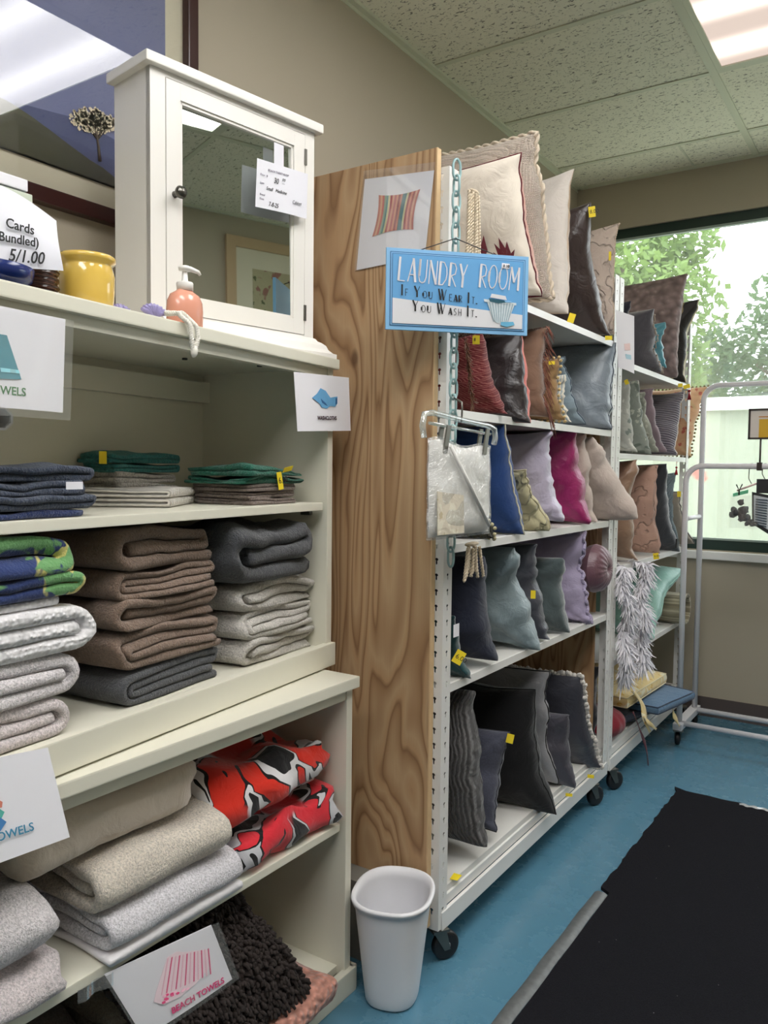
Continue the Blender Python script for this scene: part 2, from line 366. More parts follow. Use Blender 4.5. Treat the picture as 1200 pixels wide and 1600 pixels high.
# ceiling: cells, lights take the cells named below
YG = [YN, -1.58, -.97, -.36, .25, .86, 1.47, 2.08, 2.69, 3.295, 3.92, YB]
XG = [XL, -.715, .505, XR]
FIX = {(1, 6), (1, 8), (1, 4), (1, 2)}
mb = MB()
for i in range(3):
    for j in range(len(YG) - 1):
        if (i, j) in FIX: continue
        mb.box((XG[i], YG[j], ZC), (XG[i + 1], YG[j + 1], ZC + .02))
struct('ceiling', mb, m_ceil)
mb = MB()
for y in YG[1:-1]: mb.box((XL + .02, y - .012, ZC - .004), (XR - .02, y + .012, ZC + .001))
struct('trim_1', mb, m_tbar)
mb = MB()
for x in XG[1:-1]: mb.box((x - .014, YN, ZC - .006), (x + .014, YB, ZC + .001))
p = at_z(1060, 228, 2.74); mb.box((p.x - .004, 3.93, ZC - .003), (p.x + .004, YB, ZC + .001))
struct('trim_2', mb, m_tbar)
mb = MB().box((XL, YN, ZC - .012), (XL + .022, YB, ZC)).box((XL, YN, ZC - .024), (XL + .003, YB, ZC)).box((XL, YB - .022, ZC - .012), (XR, YB, ZC)).box((XR - .022, YN, ZC - .012), (XR, YB, ZC))
struct('trim_3', mb, m_tbar)
struct('baseboard_back', MB().box((XL, YB - .008, 0), (XR, YB, .098)), m_base)
struct('baseboard_left', MB().box((XL, YN, 0), (XL + .008, YB - .008, .098)), m_base)
# window
win = MB().box((WX0, YB + .02, WZ1 - .05), (WX1, YB + .08, WZ1)).box((WX0, YB + .02, WZ0), (WX1, YB + .08, WZ0 + .05)).box((WX0, YB + .02, WZ0), (WX0 + .04, YB + .08, WZ1)).box((WX1 - .04, YB + .02, WZ0), (WX1, YB + .08, WZ1))
w1 = struct('window_1', win, m_green_frame)
mb = MB().box((WX0 + .04, YB + .012, WZ0 + .05), (WX1 - .04, YB + .026, WZ0 + .06)).box((WX0 + .04, YB + .012, WZ1 - .062), (WX1 - .04, YB + .03, WZ1 - .05)); mb.build('glazing_bead', plain('aluminium_bead', (150, 165, 158), .35), w1)
MB().box((WX0 + .03, YB + .045, WZ0 + .04), (WX1 - .03, YB + .049, WZ1 - .04)).build('window_pane', film('dusty_window_glass', .16, .04), w1)
MB().box((XL + .02, YB - .035, WZ0 - .045), (XR, YB + .03, WZ0 - .005), .006).build('window_sill', m_sill, w1)
pl = bpy.data.lights.new('daylight_portal', 'AREA'); pl.shape = 'RECTANGLE'; pl.size = WX1 - WX0; pl.size_y = WZ1 - WZ0; pl.cycles.is_portal = True
po = bpy.data.objects.new('daylight_portal', pl); link(po); po.location = ((WX0 + WX1) / 2, YB + .1, (WZ0 + WZ1) / 2); po.rotation_euler = (-PI / 2, 0, 0)

# ceiling lights
def light_mat(name, s, tint, seen):
    t = NT(name); t.color((.02, .02, .02)); co = t.coord()
    sep = t.n('ShaderNodeSeparateXYZ'); t.l(co, sep.inputs[0])
    # two fluorescent tubes glow through the prismatic cover
    f = None
    for yy in (-.14, .14):
        d = t.math('ABSOLUTE', t.math('SUBTRACT', sep.outputs[1], yy)); g = t.math('POWER', t.math('MAXIMUM', t.math('SUBTRACT', 1.0, t.math('MULTIPLY', d, 9.0)), 0.0), 1.5); f = g if f is None else t.math('ADD', f, g)
    st = t.math('ADD', t.math('MULTIPLY', t.math('POWER', f, 1.6 if seen else 1.0), s * (5.0 if seen else .8)), s); t.b.inputs['Emission Color'].default_value = (*tint, 1); t.l(st, t.b.inputs['Emission Strength']); return t.m
for (i, j) in sorted(FIX):
    x0, x1, y0, y1 = XG[i], XG[i + 1], YG[j], YG[j + 1]; c = V(((x0 + x1) / 2, (y0 + y1) / 2, ZC)); near = j == 8
    lb = {8: 'recessed fluorescent ceiling light nearest the window, pinkish cover with two bright tubes', 6: 'recessed fluorescent ceiling light reflected in the cabinet mirror', 4: 'recessed fluorescent ceiling light above the near end of the cream shelves', 2: 'recessed fluorescent ceiling light farthest from the window'}[j]
    t = thing('ceiling_light', c, lb, 'ceiling light', 'fluorescent ceiling lights')
    f = .02
    MB().box((x0 + .014, y0 + .012, ZC - .004), (x1 - .014, y0 + .012 + f, ZC + .01)).box((x0 + .014, y1 - .012 - f, ZC - .004), (x1 - .014, y1 - .012, ZC + .01)).box((x0 + .014, y0 + .032, ZC - .004), (x0 + .014 + f, y1 - .032, ZC + .01)).box((x1 - .014 - f, y0 + .032, ZC - .004), (x1 - .014, y1 - .032, ZC + .01)).build('frame', m_tbar, t)
    MB().box((x0 + .014, y0 + .012, ZC + .01), (x1 - .014, y1 - .012, ZC + .09)).build('housing', m_tbar, t)
    mm = light_mat('lamp_cover_glow_pink', .60, (1, .80, .70), 1) if near else light_mat('lamp_cover_glow', LAMP, (1, .985, .965), 0)
    MB().box((x0 + .034, y0 + .032, ZC + .001), (x1 - .034, y1 - .032, ZC + .006)).build('lamp_cover', mm, t)
# framed botanical print on the right wall (seen in the mirror)
t = thing('framed_print', (XR, 3.1, 2.1), 'light wood framed botanical print reflected in the cabinet mirror', 'picture')
fy0, fy1, fz0, fz1 = 2.56, 3.42, 1.75, 2.62
MB().box((XR - .025, fy0, fz0), (XR - .002, fy0 + .06, fz1)).box((XR - .025, fy1 - .06, fz0), (XR - .002, fy1, fz1)).box((XR - .025, fy0 + .06, fz0), (XR - .002, fy1 - .06, fz0 + .06)).box((XR - .025, fy0 + .06, fz1 - .06), (XR - .002, fy1 - .06, fz1)).build('frame', plain('pale_wood_frame', (190, 165, 132), .5), t)
MB().box((XR - .012, fy0 + .06, fz0 + .06), (XR - .004, fy1 - .06, fz1 - .06)).build('mat_board', plain('pale_mat_board', (215, 210, 190), .7), t)
MB().box((XR - .014, fy0 + .17, fz0 + .17), (XR - .012, fy1 - .17, fz1 - .17)).build('printed_leaves', fab('botanical_print', (175, 170, 140), 'floral', (90, 100, 70), .6, c3=(150, 110, 100)), t)

# ---------------------------------------------------------------- outside
m_grass = plain('yard_ground', (188, 190, 170), .9, var=.3, vs=3)
struct('ground', MB().box((-16, YB + .12, -.3), (16, 30, -.1)), m_grass)
def container_mat():
    t = NT('faded_container_paint'); co = t.coord(); c = lin((138, 146, 128)); n1 = t.noise(co, 1.8, 4, .6); k = t.ramp(t.noise(co, 2.6, 3, .55, .4), [(.66, (0, 0, 0)), (.70, (1, 1, 1))])
    t.color(t.mix(k, t.mix(n1, tuple(x * .85 for x in c), tuple(min(1, x * 1.08) for x in c)), lin((170, 84, 74)))); t.set(Roughness=.6); return t.m
mc = container_mat()
ct = thing('shipping_container', (0, 8.6, -.1), 'faded pale green shipping container with flaking red paint outside the window', 'container')
prof = []; x = -6.0
while x < 7.5: prof += [(x, 8.0), (x + .22, 8.0), (x + .30, 8.05), (x + .52, 8.05)]; x += .60
mb = MB()
for (a, b) in zip(prof, prof[1:]): mb.add([(a[0], a[1], 0), (b[0], b[1], 0), (b[0], b[1], 1.82), (a[0], a[1], 1.82)], [(0, 1, 2, 3)])
mb.build('corrugated_side', mc, ct)
MB().box((-6.05, 7.95, 1.80), (7.6, 10.3, 1.92)).build('roof', plain('container_rail', (196, 202, 192), .5), ct)
MB().box((-6.0, 8.06, -.1), (7.5, 10.3, 1.80)).build('body', mc, ct)
MB().box((-6.05, 7.95, -.1), (7.6, 8.04, .08)).build('bottom_rail', mc, ct)
def leafmat(name, a, b):
    t = NT(name); co = t.coord(); t.color(t.mix(t.noise(co, 1.6, 3), lin(a), lin(b))); t.set(Roughness=.6); t.b.inputs['Transmission Weight'].default_value = 0
    tr = t.n('ShaderNodeBsdfTranslucent'); tr.inputs[0].default_value = (*lin(b), 1); mx = t.n('ShaderNodeMixShader'); mx.inputs[0].default_value = .4; t.l(t.b.outputs[0], mx.inputs[1]); t.l(tr.outputs[0], mx.inputs[2]); t.l(mx.outputs[0], t.out.inputs[0]); return t.m
m_bark = plain('grey_bark', (120, 110, 95), .9, bump=.5, bs=30, bd=.02)
def tree(x, y, h, blobs, lab, mats, n, seed, ls=.075):
    t = thing('tree', (x, y, -.1), lab, 'tree', 'trees beyond the container'); R = random.Random(seed)
    tk = MB().tube([(x, y, -.1), (x + .1, y, h * .35), (x - .05, y + .1, h * .6), (x + .1, y, h * .85)], [.16, .13, .09, .04], 8)
    for b in blobs: tk.tube([(x, y, h * .4), ((x + b[0]) / 2, y, h * .4 + (b[2] - h * .4) * .6), (b[0], b[1], b[2])], [.07, .05, .02], 5)
    tk.build('trunk', m_bark, t); mb = MB()
    tot = sum(b[3] ** 2 for b in blobs)
    for b in blobs:
        for k in range(int(n * b[3] ** 2 / tot)):
            d = V((R.gauss(0, 1), R.gauss(0, 1), R.gauss(0, 1))).normalized() * b[3] * (R.random() ** .33)
            c = V(b[:3]) + V((d.x, d.y, d.z * .8)); c += noise.noise_vector(c * 1.3) * .35
            a = V((R.gauss(0, 1), R.gauss(0, 1), R.gauss(0, .6))).normalized(); q = a.orthogonal().normalized(); s_ = ls * R.uniform(.6, 1.3)
            mb.add([c - a * s_, c + q * s_ * .45, c + a * s_, c - q * s_ * .45], [(0, 1, 2, 3)])
    mb.build('foliage', mats, t)
la = leafmat('bright_leaves', (74, 104, 52), (132, 158, 84)); lb_ = leafmat('mid_green_leaves', (58, 84, 56), (106, 132, 88))
tree(-3.9, 12, 5.0, [(-4.0, 12, 4.3, 1.15), (-3.3, 11.7, 3.6, .95), (-5.2, 12.3, 4.0, 1.3), (-3.6, 12.3, 2.6, 1.1), (-3.0, 12, 4.5, .55)], 'bright green leafy tree left in the window above the cushions', la, 8000, 3, .085)
tree(-.9, 13.6, 4.0, [(-1.6, 13.4, 3.6, .75), (-.6, 13.6, 3.5, 1.1), (-2.2, 13.7, 2.9, .95), (.8, 13.8, 3.4, 1.2), (-1.2, 13.5, 2.5, .9)], 'mid green tree lower in the middle of the window behind the container', lb_, 7500, 5, .085)
tree(-1.6, 17, 3.4, [(-3.4, 17, 2.5, 1.3), (-1.6, 17.2, 2.6, 1.3), (.6, 17.3, 2.6, 1.4), (2.6, 17, 2.8, 1.4), (-5.4, 17, 2.6, 1.5)], 'darker dull green trees low and far behind the container', leafmat('dull_leaves', (54, 74, 58), (100, 120, 94)), 6500, 8, .11)

# ---------------------------------------------------------------- floor mat and strip
def mat_mat():
    t = NT('black_entrance_carpet'); co = t.coord(); n1 = t.noise(co, 420, 2, .6); n2 = t.noise(co, 12, 4); fl = t.ramp(t.noise(co, 95, 1, .5), [(.80, (0, 0, 0)), (.82, (1, 1, 1))])
    c = t.mix(n1, lin((14, 14, 17)), lin((40, 40, 46))); c = t.mix(t.math('MULTIPLY', n2, .35), c, lin((26, 26, 30))); t.color(t.mix(fl, c, lin((150, 150, 150)))); t.set(Roughness=.95); t.b.inputs['Specular IOR Level'].default_value = .1; t.bump(n1, 1, .004); return t.m
R = random.Random(4); pts = []
for k in range(40): pts.append((-.735 + R.uniform(-.004, .004), 2.28 + k * (3.165 - 2.28) / 39))
pts[-1] = (-.75, 3.185)
for k in range(1, 60): pts.append((-.735 + k * 1.9 / 59, 3.165 + R.uniform(-.006, .006)))
pts += [(1.2, .4), (-.70, .4)] + [(-.705, y) for y in (1.0, 1.6, 2.26)]
MM = MB().prism([V((a, b, .001)) for a, b in reversed(pts)], (0, 0, .010)).build('floor_mat', mat_mat()); MM.location = (0, 0, 0)
tag(MM, 'black carpet entrance mat with a frayed edge on the teal floor', 'mat')
R = random.Random(9)
def strip_fn(u, v):
    return V((-.746 + u * .038 + .001 * math.sin(v * 40), .75 + v * 1.5, .0125 + .0012 * noise.noise(V((u * 3, v * 40, 0))) - (.006 if u in (0, 1) else 0)))
o = MB().grid(strip_fn, 4, 80).build('edge_strip', plain('scuffed_silver_tape', (104, 106, 106), .5, metal=.3, var=.5, vs=60)); tag(o, 'scuffed silver edging strip taped along the left side of the black mat', 'strip')
o = MB().grid(lambda u, v: V((-.51 + u * .17 + .01 * math.sin(v * 9), 3.14 + v * .02 + .005 * math.sin(u * 30), .0125 + .002 * noise.noise(V((u * 9, v * 3, 2))))), 24, 3).build('tape_scrap', plain('torn_silver_tape', (205, 205, 205), .3, metal=.5, var=.3, vs=60)); tag(o, 'torn scrap of silver tape at the far edge of the black mat', 'tape')

# ================================================================ WALL PAINTING
def painting():
    xw = XL + .004
    t = thing('framed_painting', (XL, .9, 2.15), 'large dark framed painting of a hill and a pale tree behind glass, on the wall', 'picture')
    y1, z0, z1, y0 = 1.487, 1.79, 2.75 - .02, .05
    m = plain('mahogany_frame', (56, 26, 24), .3, var=.15, vs=8)
    fw = .034
    MB().box((XL, y1 - fw, z0), (XL + .028, y1, z1), .004).box((XL, y0, z0), (XL + .028, y1 - fw, z0 + fw), .004).box((XL, y0, z1 - fw), (XL + .028, y1 - fw, z1), .004).box((XL, y0, z0 + fw), (XL + .028, y0 + fw, z1 - fw)).build('frame', m, t)
    MB().box((XL, y0 + fw, z0 + fw), (XL + .006, y1 - fw, z1 - fw)).build('mat_board', plain('cream_mat_board', (206, 200, 178), .7, var=.02), t)
    py1, pz0 = y1 - fw - .058, z0 + fw + .058
    tt = NT('painted_dusk_sky'); co = tt.coord(); n1 = tt.noise(co, 3, 4); tt.color(tt.mix(n1, lin((84, 92, 138)), lin((122, 126, 156)))); tt.set(Roughness=.6)
    MB().box((xw, y0 + .09, pz0), (XL + .008, py1, z1 - .09)).build('painted_sky', tt.m, t)
    def q(u, v, lift=.0): p = at_x(u, v, XL + .009 + lift); return p
    hill = [q(u, v) for u, v in [(185, 283), (160, 262), (140, 250), (110, 228), (80, 205), (50, 183), (20, 163), (0, 152)]]
    hill = [V((p.x, p.y, max(p.z, pz0))) for p in hill]
    hill[0] = V((XL + .009, py1, pz0 + .05)) if False else hill[0]
    poly = [V((XL + .009, py1, pz0)), V((XL + .009, py1, hill[0].z - .02))] + [p for p in hill if p.y < py1] + [V((XL + .009, .6, hill[-1].z + .05)), V((XL + .009, y0 + .09, hill[-1].z - .1)), V((XL + .009, y0 + .09, pz0))]
    hm = NT('painted_dark_hill'); c2 = hm.coord(); hm.color(hm.mix(hm.noise(c2, 5, 4), lin((20, 22, 14)), lin((70, 70, 42)))); hm.set(Roughness=.6)
    MB().prism(poly, (.0012, 0, 0)).build('painted_hill', hm.m, t)
    far = [V((XL + .0085, py1, pz0)), V((XL + .0085, py1, pz0 + .075)), V((XL + .0085, py1 - .1, pz0 + .10)), V((XL + .0085, py1 - .25, pz0 + .12)), V((XL + .0085, py1 - .4, pz0 + .1)), V((XL + .0085, py1 - .4, pz0))]
    MB().prism(far, (.0008, 0, 0)).build('painted_far_hill', plain('painted_blue_hill', (58, 66, 108), .6), t)
    tr = MB(); tr.tube([q(156, 252, .002), q(154, 230, .002), q(150, 205, .002)], [.004, .003, .002], 5)
    for a in [(128, 190), (140, 182), (165, 188), (176, 200), (120, 178)]: tr.tube([q(152, 218, .002), q((152 + a[0]) / 2, (215 + a[1]) / 2 - 3, .002), q(a[0], a[1], .002)], [.002, .0015, .001], 4)
    tr.build('painted_trunk', plain('painted_brown', (84, 70, 60), .7), t)
    mb = MB(); R = random.Random(2)
    for k in range(620):
        u = R.gauss(0, .48); v = R.gauss(0, .48)
        if u * u + v * v > 1: continue
        c = q(148 + u * 40, 189 + v * 20 + u * 6, .003); s = .004 * R.uniform(.6, 1.3); mb.add([c + V((0, -s, 0)), c + V((0, 0, -s)), c + V((0, s, 0)), c + V((0, 0, s))], [(0, 1, 2, 3)])
    mb.build('painted_blossom', plain('painted_cream', (222, 208, 180), .7, var=.2, vs=80), t)
    g = MB().box((XL + .016, y0 + fw - .004, z0 + fw - .004), (XL + .0175, y1 - fw + .004, z1 - fw + .004)); g.build('glass', film('picture_glass', .0, .035, rough=.01), t)
painting()

# ================================================================ HUTCH (rotated a little on the lower cabinet)
TH = math.radians(5.74); HO = V((-1.167, 1.54, 0)); HA = V((math.sin(TH), -math.cos(TH), 0)); HB = V((-math.cos(TH), -math.sin(TH), 0))
def hf(p): return HO + HA * p[0] + HB * p[1] + V((0, 0, p[2]))          # (along, depth, z) -> world
def H(u, d, z): return hf((u, d, z))
hutch = thing('bookcase_hutch', H(.7, .2, .755), 'cream upper shelf unit set slightly askew on the lower cream cabinet', 'shelf unit')
LH = 1.62
MB().box((-.010, -.004, 1.467), (LH, .40, 1.491), .003, hf).build('counter_top', m_cab, hutch)
MB().box((.0, .012, 1.447), (LH, .03, 1.468), 0, hf).build('top_rail', m_cab, hutch)
MB().box((.0, .008, .80), (.022, .40, 1.468), .002, hf).build('side_panel', m_cab, hutch)
MB().box((LH - .022, .008, .80), (LH, .40, 1.468), .002, hf).build('side_panel', m_cab, hutch)
MB().box((.02, .388, .80), (LH - .02, .40, 1.468), 0, hf).build('back_panel', m_cab, hutch)
MB().box((.02, .365, 1.395), (LH - .02, .389, 1.447), 0, hf).build('back_rail', m_cab, hutch)
MB().box((.036, .012, 1.133), (LH - .03, .380, 1.151), .002, hf).build('shelf', m_cab, hutch)
MB().box((-.004, -.002, .757), (LH, .018, .812), .003, hf).box((-.004, .018, .757), (.018, .40, .812), .003, hf).build('plinth', m_cab, hutch)
MB().box((.018, .018, .785), (LH - .02, .39, .803), 0, hf).build('bottom_panel', m_cab, hutch)
mb = MB()
for u, d in ((.30, .2), (.60, .1), (.14, .12), (.23, .03)): mb.lathe([(.0001, 0), (.006, 0), (.006, .004), (.0001, .004)], H(u, d, 1.463), 10)
mb.build('screw_hole', m_dark, hutch)
MB().box((.022, .05, 1.12), (.036, .075, 1.133), 0, hf).build('shelf_peg', m_zinc, hutch)

lower = thing('low_bookcase', (-1.33, .7, 0), 'cream lower shelf unit standing on the floor under the hutch', 'shelf unit')
LY0, LY1 = -.25, 1.495
MB().box((-1.588, LY0, .727), (-1.063, 1.503, .753), .003).build('top_panel', m_cab, lower)
MB().box((-1.10, LY0, .700), (-1.082, LY1, .728)).build('top_rail', m_cab, lower)
MB().box((-1.585, 1.473, .0), (-1.078, LY1, .728), .002).build('side_panel', m_cab, lower)
MB().box((-1.585, LY0, .0), (-1.078, LY0 + .022, .728), .002).build('side_panel', m_cab, lower)
MB().box((-1.588, LY0 + .02, .05), (-1.578, 1.475, .728)).build('back_panel', m_cab, lower)
MB().box((-1.575, LY0 + .02, .392), (-1.090, 1.466, .41), .002).build('shelf', m_cab, lower)
MB().box((-1.575, LY0 + .02, .045), (-1.10, 1.473, .063)).build('bottom_panel', m_cab, lower)
MB().box((-1.086, LY0, 0), (-1.066, 1.505, .058), .003).box((-1.585, 1.494, 0), (-1.07, 1.512, .058), .003).build('plinth', m_cab, lower)

# ================================================================ FOLDED TOWELS
def spiral(W, T, n):
    t = T / n; zc = [t * (k + .5) for k in range(n)]; P = []
    def line(s0, s1, z, m=12): 
        for i in range(m + 1): P.append((s0 + (s1 - s0) * i / m, z))
    def arc(s, za, zb, side, m=8):
        r = abs(zb - za) / 2; c = (za + zb) / 2
        for i in range(1, m):
            a = PI * i / m; P.append((s - side * 0 + side * r * math.sin(a) * 1.0, c + (za - c) * math.cos(a)))
    if n == 1: line(0, W, zc[0]); return P, t
    R0 = (zc[-1] - zc[0]) / 2
    line(W, R0, zc[0]); arc(R0, zc[0], zc[-1], -1); line(R0, W - t * .5, zc[-1])
    if n == 2: return P, t
    arc(W - t * .5, zc[-1], zc[-2], 1)
    if n == 3: line(W - t * .5, t * 1.1, zc[-2]); return P, t
    line(W - t * .5, t * 1.6, zc[-2]); 
    k = n - 2; s_in = t * 1.6
    while k > 1:
        side = -1 if (n - k) % 2 == 0 else 1
        a = zc[k]; b = zc[k - 1]; s_end = s_in if side == -1 else W - t * .9
        arc(s_end, a, b, side); line(s_end, (W - t * .9) if side == -1 else s_in, b); k -= 1
    return P, t
def towel(name, fr, u0, u1, d0, d1, z0, z1, n, m, lab, cat='towel', flip=False, seed=0, amp=.006, group=None, axis='u', tilt=0, lean=0, kidm=None, wr=0):
    """folds visible on the front: profile along u (or d when axis='d'), swept the other way"""
    W = (u1 - u0) if axis == 'u' else (d1 - d0); T = z1 - z0
    P, t = spiral(W, T, n); N = len(P); M = 12; hv = t * .5 * .97; mb = MB(); vs = []; uv = []
    E0, E1 = (d0, d1) if axis == 'u' else (u0, u1)
    nr = []
    for i in range(N):
        a = P[max(0, i - 1)]; b = P[min(N - 1, i + 1)]; dx, dz = b[0] - a[0], b[1] - a[1]; L = math.hypot(dx, dz) or 1; nr.append((-dz / L, dx / L))
    plen = [0]
    for i in range(1, N): plen.append(plen[-1] + math.hypot(P[i][0] - P[i - 1][0], P[i][1] - P[i - 1][1]))
    js = [-1] + list(range(M + 1)) + [M + 1]
    sv = V((seed * 3.7, seed * 1.3, 0))
    def pos(i, jj, sgn):
        s, z = P[i]; k = hv; e = max(0, min(M, jj)) / M
        ee = E0 + (E1 - E0) * e
        if jj < 0: ee -= hv * .5 * (1 if E1 > E0 else -1); k = hv * .45
        if jj > M: ee += hv * .5 * (1 if E1 > E0 else -1); k = hv * .45
        if jj == 0 or jj == M: k = hv * .92
        s += nr[i][0] * k * sgn; z += nr[i][1] * k * sgn
        if flip: s = W - s
        rel = z / T
        q = V((s * 9, e * 3 + 5, z * 30)) + sv
        z2 = z + amp * noise.noise(V((s * 8, ee * 8, 0)) + sv) * rel * 1.6 + amp * .5 * noise.noise(V((s * 22, ee * 22, z * 9)) + sv) * min(1, rel * 3)
        s2 = s + amp * 1.3 * noise.noise(V((0, ee * 6, z * 26)) + sv) + wr * noise.noise(V((s * 14, ee * 14, z * 20)) + sv)
        e2 = ee + amp * 1.6 * noise.noise(V((s * 6, 3, z * 30)) + sv) + amp * noise.noise(V((s * 3, 9, plen[i] * 3)) + sv)
        z2 += lean * (s / W) + wr * noise.noise(V((s * 12, ee * 12, z * 10)) + sv * 2) * rel
        z2 = max(z2, .0)
        a, d = (u0 + s2, e2) if axis == 'u' else (e2, d0 + s2)
        if tilt:
            cu, cd = (u0 + u1) / 2, (d0 + d1) / 2; ca, sa = math.cos(tilt), math.sin(tilt); a, d = cu + (a - cu) * ca - (d - cd) * sa, cd + (a - cu) * sa + (d - cd) * ca
        return fr((a, d, z0 + z2))
    J = len(js)
    for sgn in (1, -1):
        for j in js:
            for i in range(N): vs.append(pos(i, j, sgn)); uv.append((plen[i], (j / M) * abs(E1 - E0)))
    fs = []; off = J * N
    for j in range(J - 1):
        for i in range(N - 1):
            a = j * N + i; fs.append((a, a + 1, a + N + 1, a + N)); fs.append((off + a, off + a + N, off + a + N + 1, off + a + 1))
        for i in (0, N - 1):
            a = j * N + i; fs.append((a, a + N, off + a + N, off + a) if i == 0 else (a, off + a, off + a + N, a + N))
    for j in (0, J - 1):
        for i in range(N - 1):
            a = j * N + i; fs.append((a, off + a, off + a + 1, a + 1) if j == 0 else (a, a + 1, off + a + 1, off + a))
    mb.add(vs, fs, True, uv)
    org = fr(((u0 + u1) / 2, (d0 + d1) / 2, z0)); o = fix_normals(mb.build(name, m, None, org)); tag(o, lab, cat, group); return o
def yellow_tag(parent, c, xd, yd, w=.022, h=.03, lab=None, name='price_tag', txt=None):
    xd = V(xd).normalized(); yd = V(yd).normalized(); n = xd.cross(yd).normalized(); c = V(c)
    o = MB().prism([c - xd * w / 2 - yd * h / 2, c + xd * w / 2 - yd * h / 2, c + xd * w / 2 + yd * h / 2, c - xd * w / 2 + yd * h / 2], n * .0008).build(name, m_yel, parent); o['label'] = lab or 'yellow price tag'
    if txt: text_mesh(txt, h * .5, c - xd * w * .35 - yd * h * .15 + n * .0008, xd, yd, m_ink, o, lift=.0004)
    return o
brown = fab('brown_terry', (136, 114, 99), 'terry'); dgrey = fab('charcoal_terry', (78, 80, 84), 'terry'); lgrey = fab('pale_grey_terry', (206, 201, 194), 'terry')
white = fab('white_terry', (226, 220, 222), 'terry'); waffle = fab('white_waffle', (236, 234, 236), 'waffle'); pinkw = fab('blush_white_terry', (222, 212, 213), 'terry')
cream = fab('cream_terry', (222, 212, 198), 'terry'); beige = fab('beige_plush', (196, 182, 164), 'velvet'); bright = fab('bright_white_terry', (226, 223, 228), 'terry')
navyt = fab('navy_blue_terry', (62, 72, 92), 'terry'); tealt = fab('teal_terry', (58, 140, 140), 'terry'); greent = fab('green_terry', (14, 98, 78), 'terry'); taupe = fab('taupe_terry', (120, 106, 98), 'terry')
bluefl = fab('blue_green_floral_terry', (44, 60, 108), 'bigfloral', (206, 198, 118), 1.0, c3=(106, 156, 100))
ribbed = fab('ribbed_white_terry', (224, 220, 212), 'hstripes', (204, 198, 190), 4)
# brown stack
towel('bath_towel', hf, .37, .625, .055, .33, .803, .868, 4, dgrey, 'charcoal grey bath towel at the bottom of the brown towel stack', flip=True, seed=1)
zz = [.869, .939, .994, 1.046, 1.112]
labs = ['brown bath towel lowest of the four brown ones, resting on the charcoal towel', 'second brown bath towel up from the charcoal towel', 'third brown bath towel up from the charcoal towel', 'brown bath towel topmost of the brown stack under the shelf']
for k in range(4):
    towel('bath_towel', hf, .375 + .006 * k, .635 - .004 * (k % 2), .05 + .006 * (k % 2), .33, zz[k], zz[k + 1] - .001, [4, 3, 4, 3][k], brown, labs[k], flip=True, amp=.010, seed=10 + k, group='brown bath towels')
# pale grey stack
zz = [.803, .860, .920, .985]
labs = ['pale grey towel lowest in the stack by the hutch side panel', 'pale grey towel in the middle of the stack by the hutch side panel', 'pale grey towel directly under the rumpled charcoal towel']
for k in range(3):
    towel('bath_towel', hf, .035, .285 + .008 * k, .045 + .004 * k, .31, zz[k], zz[k + 1] - .001, [3, 4, 3][k], lgrey, labs[k], flip=True, seed=20 + k, group='pale grey bath towels', amp=.013)
towel('bath_towel', hf, .085, .345, .03, .30, .987, 1.10, 3, dgrey, 'rumpled charcoal towel on top of the pale grey towels', flip=True, seed=26, amp=.016, wr=.014)
# left white stack
towel('bath_towel', hf, .765, 1.12, .04, .33, .803, .868, 3, pinkw, 'blush white towel at the bottom left, lowest of its stack', seed=30, group='white towels at the left of the hutch')
towel('bath_towel', hf, .745, 1.12, .035, .33, .869, .936, 3, white, 'white terry towel under the waffle towel, left stack', seed=31, group='white towels at the left of the hutch')
towel('bath_towel', hf, .725, 1.12, .03, .33, .937, 1.012, 3, waffle, 'chunky white waffle towel in the left stack', seed=32, amp=.008)
towel('bath_towel', hf, .775, 1.12, .04, .33, 1.013, 1.027, 1, waffle, 'thin white waffle towel folded flat under the blue floral towel', seed=33, amp=.004)
towel('beach_towel', hf, .745, 1.12, .025, .33, 1.028, 1.062, 2, bluefl, 'blue and green floral towel, lower of the two, left of the hutch', seed=34, amp=.008)
towel('beach_towel', hf, .765, 1.12, .03, .33, 1.063, 1.124, 2, bluefl, 'blue and yellow floral towel rolled loosely on top of the left stack', seed=35, amp=.012)
# shelf: washcloths and small towels
Z = 1.1515
towel('hand_towel', hf, .735, 1.05, .03, .26, Z, Z + .012, 1, fab('royal_blue_terry', (22, 44, 96), 'terry'), 'royal blue hand towel under the navy ones on the shelf', seed=40)
for k, (a, b) in enumerate(((.012, .034), (.034, .056), (.056, .080))):
    o = towel('hand_towel', hf, .712 + .008 * (k % 2), 1.05, .03 + .004 * k, .26, Z + a, Z + b, 2, navyt, ['faded navy hand towel lowest of three at the left of the shelf', 'faded navy hand towel in the middle of three with a white label', 'faded navy hand towel topmost at the left of the shelf'][k], seed=41 + k, amp=.010, wr=.005, group='faded navy hand towels')
    if k == 1:
        c = H(.755, .022, Z + .05); q = MB().grid(lambda u, v: c + HA * ((u - .5) * -.03) + V((0, 0, (v - .5) * .012)) - HB * .004 * math.sin(u * 2), 6, 2).build('care_label', m_paper, o); q['label'] = 'white care label'
for k in range(2):
    towel('washcloth', hf, .29, .50, .15, .33, Z + .0185 * k, Z + .0185 * (k + 1), 2, ribbed, ['ribbed white washcloth at the bottom of the pair mid shelf', 'ribbed white washcloth on top of the pair mid shelf'][k], 'washcloth', seed=50 + k, amp=.003, axis='d', tilt=-.5, group='ribbed white washcloths')
for k in range(3):
    towel('washcloth', hf, .245 + .006 * k, .435, .27, .37, Z + .022 * k, Z + .022 * (k + 1), 2, lgrey, ['pale grey washcloth lowest of the stack at the back of the shelf', 'pale grey washcloth in the middle of the stack at the back of the shelf', 'pale grey washcloth right under the teal ones at the back'][k], 'washcloth', seed=54 + k, amp=.004, group='pale grey washcloths')
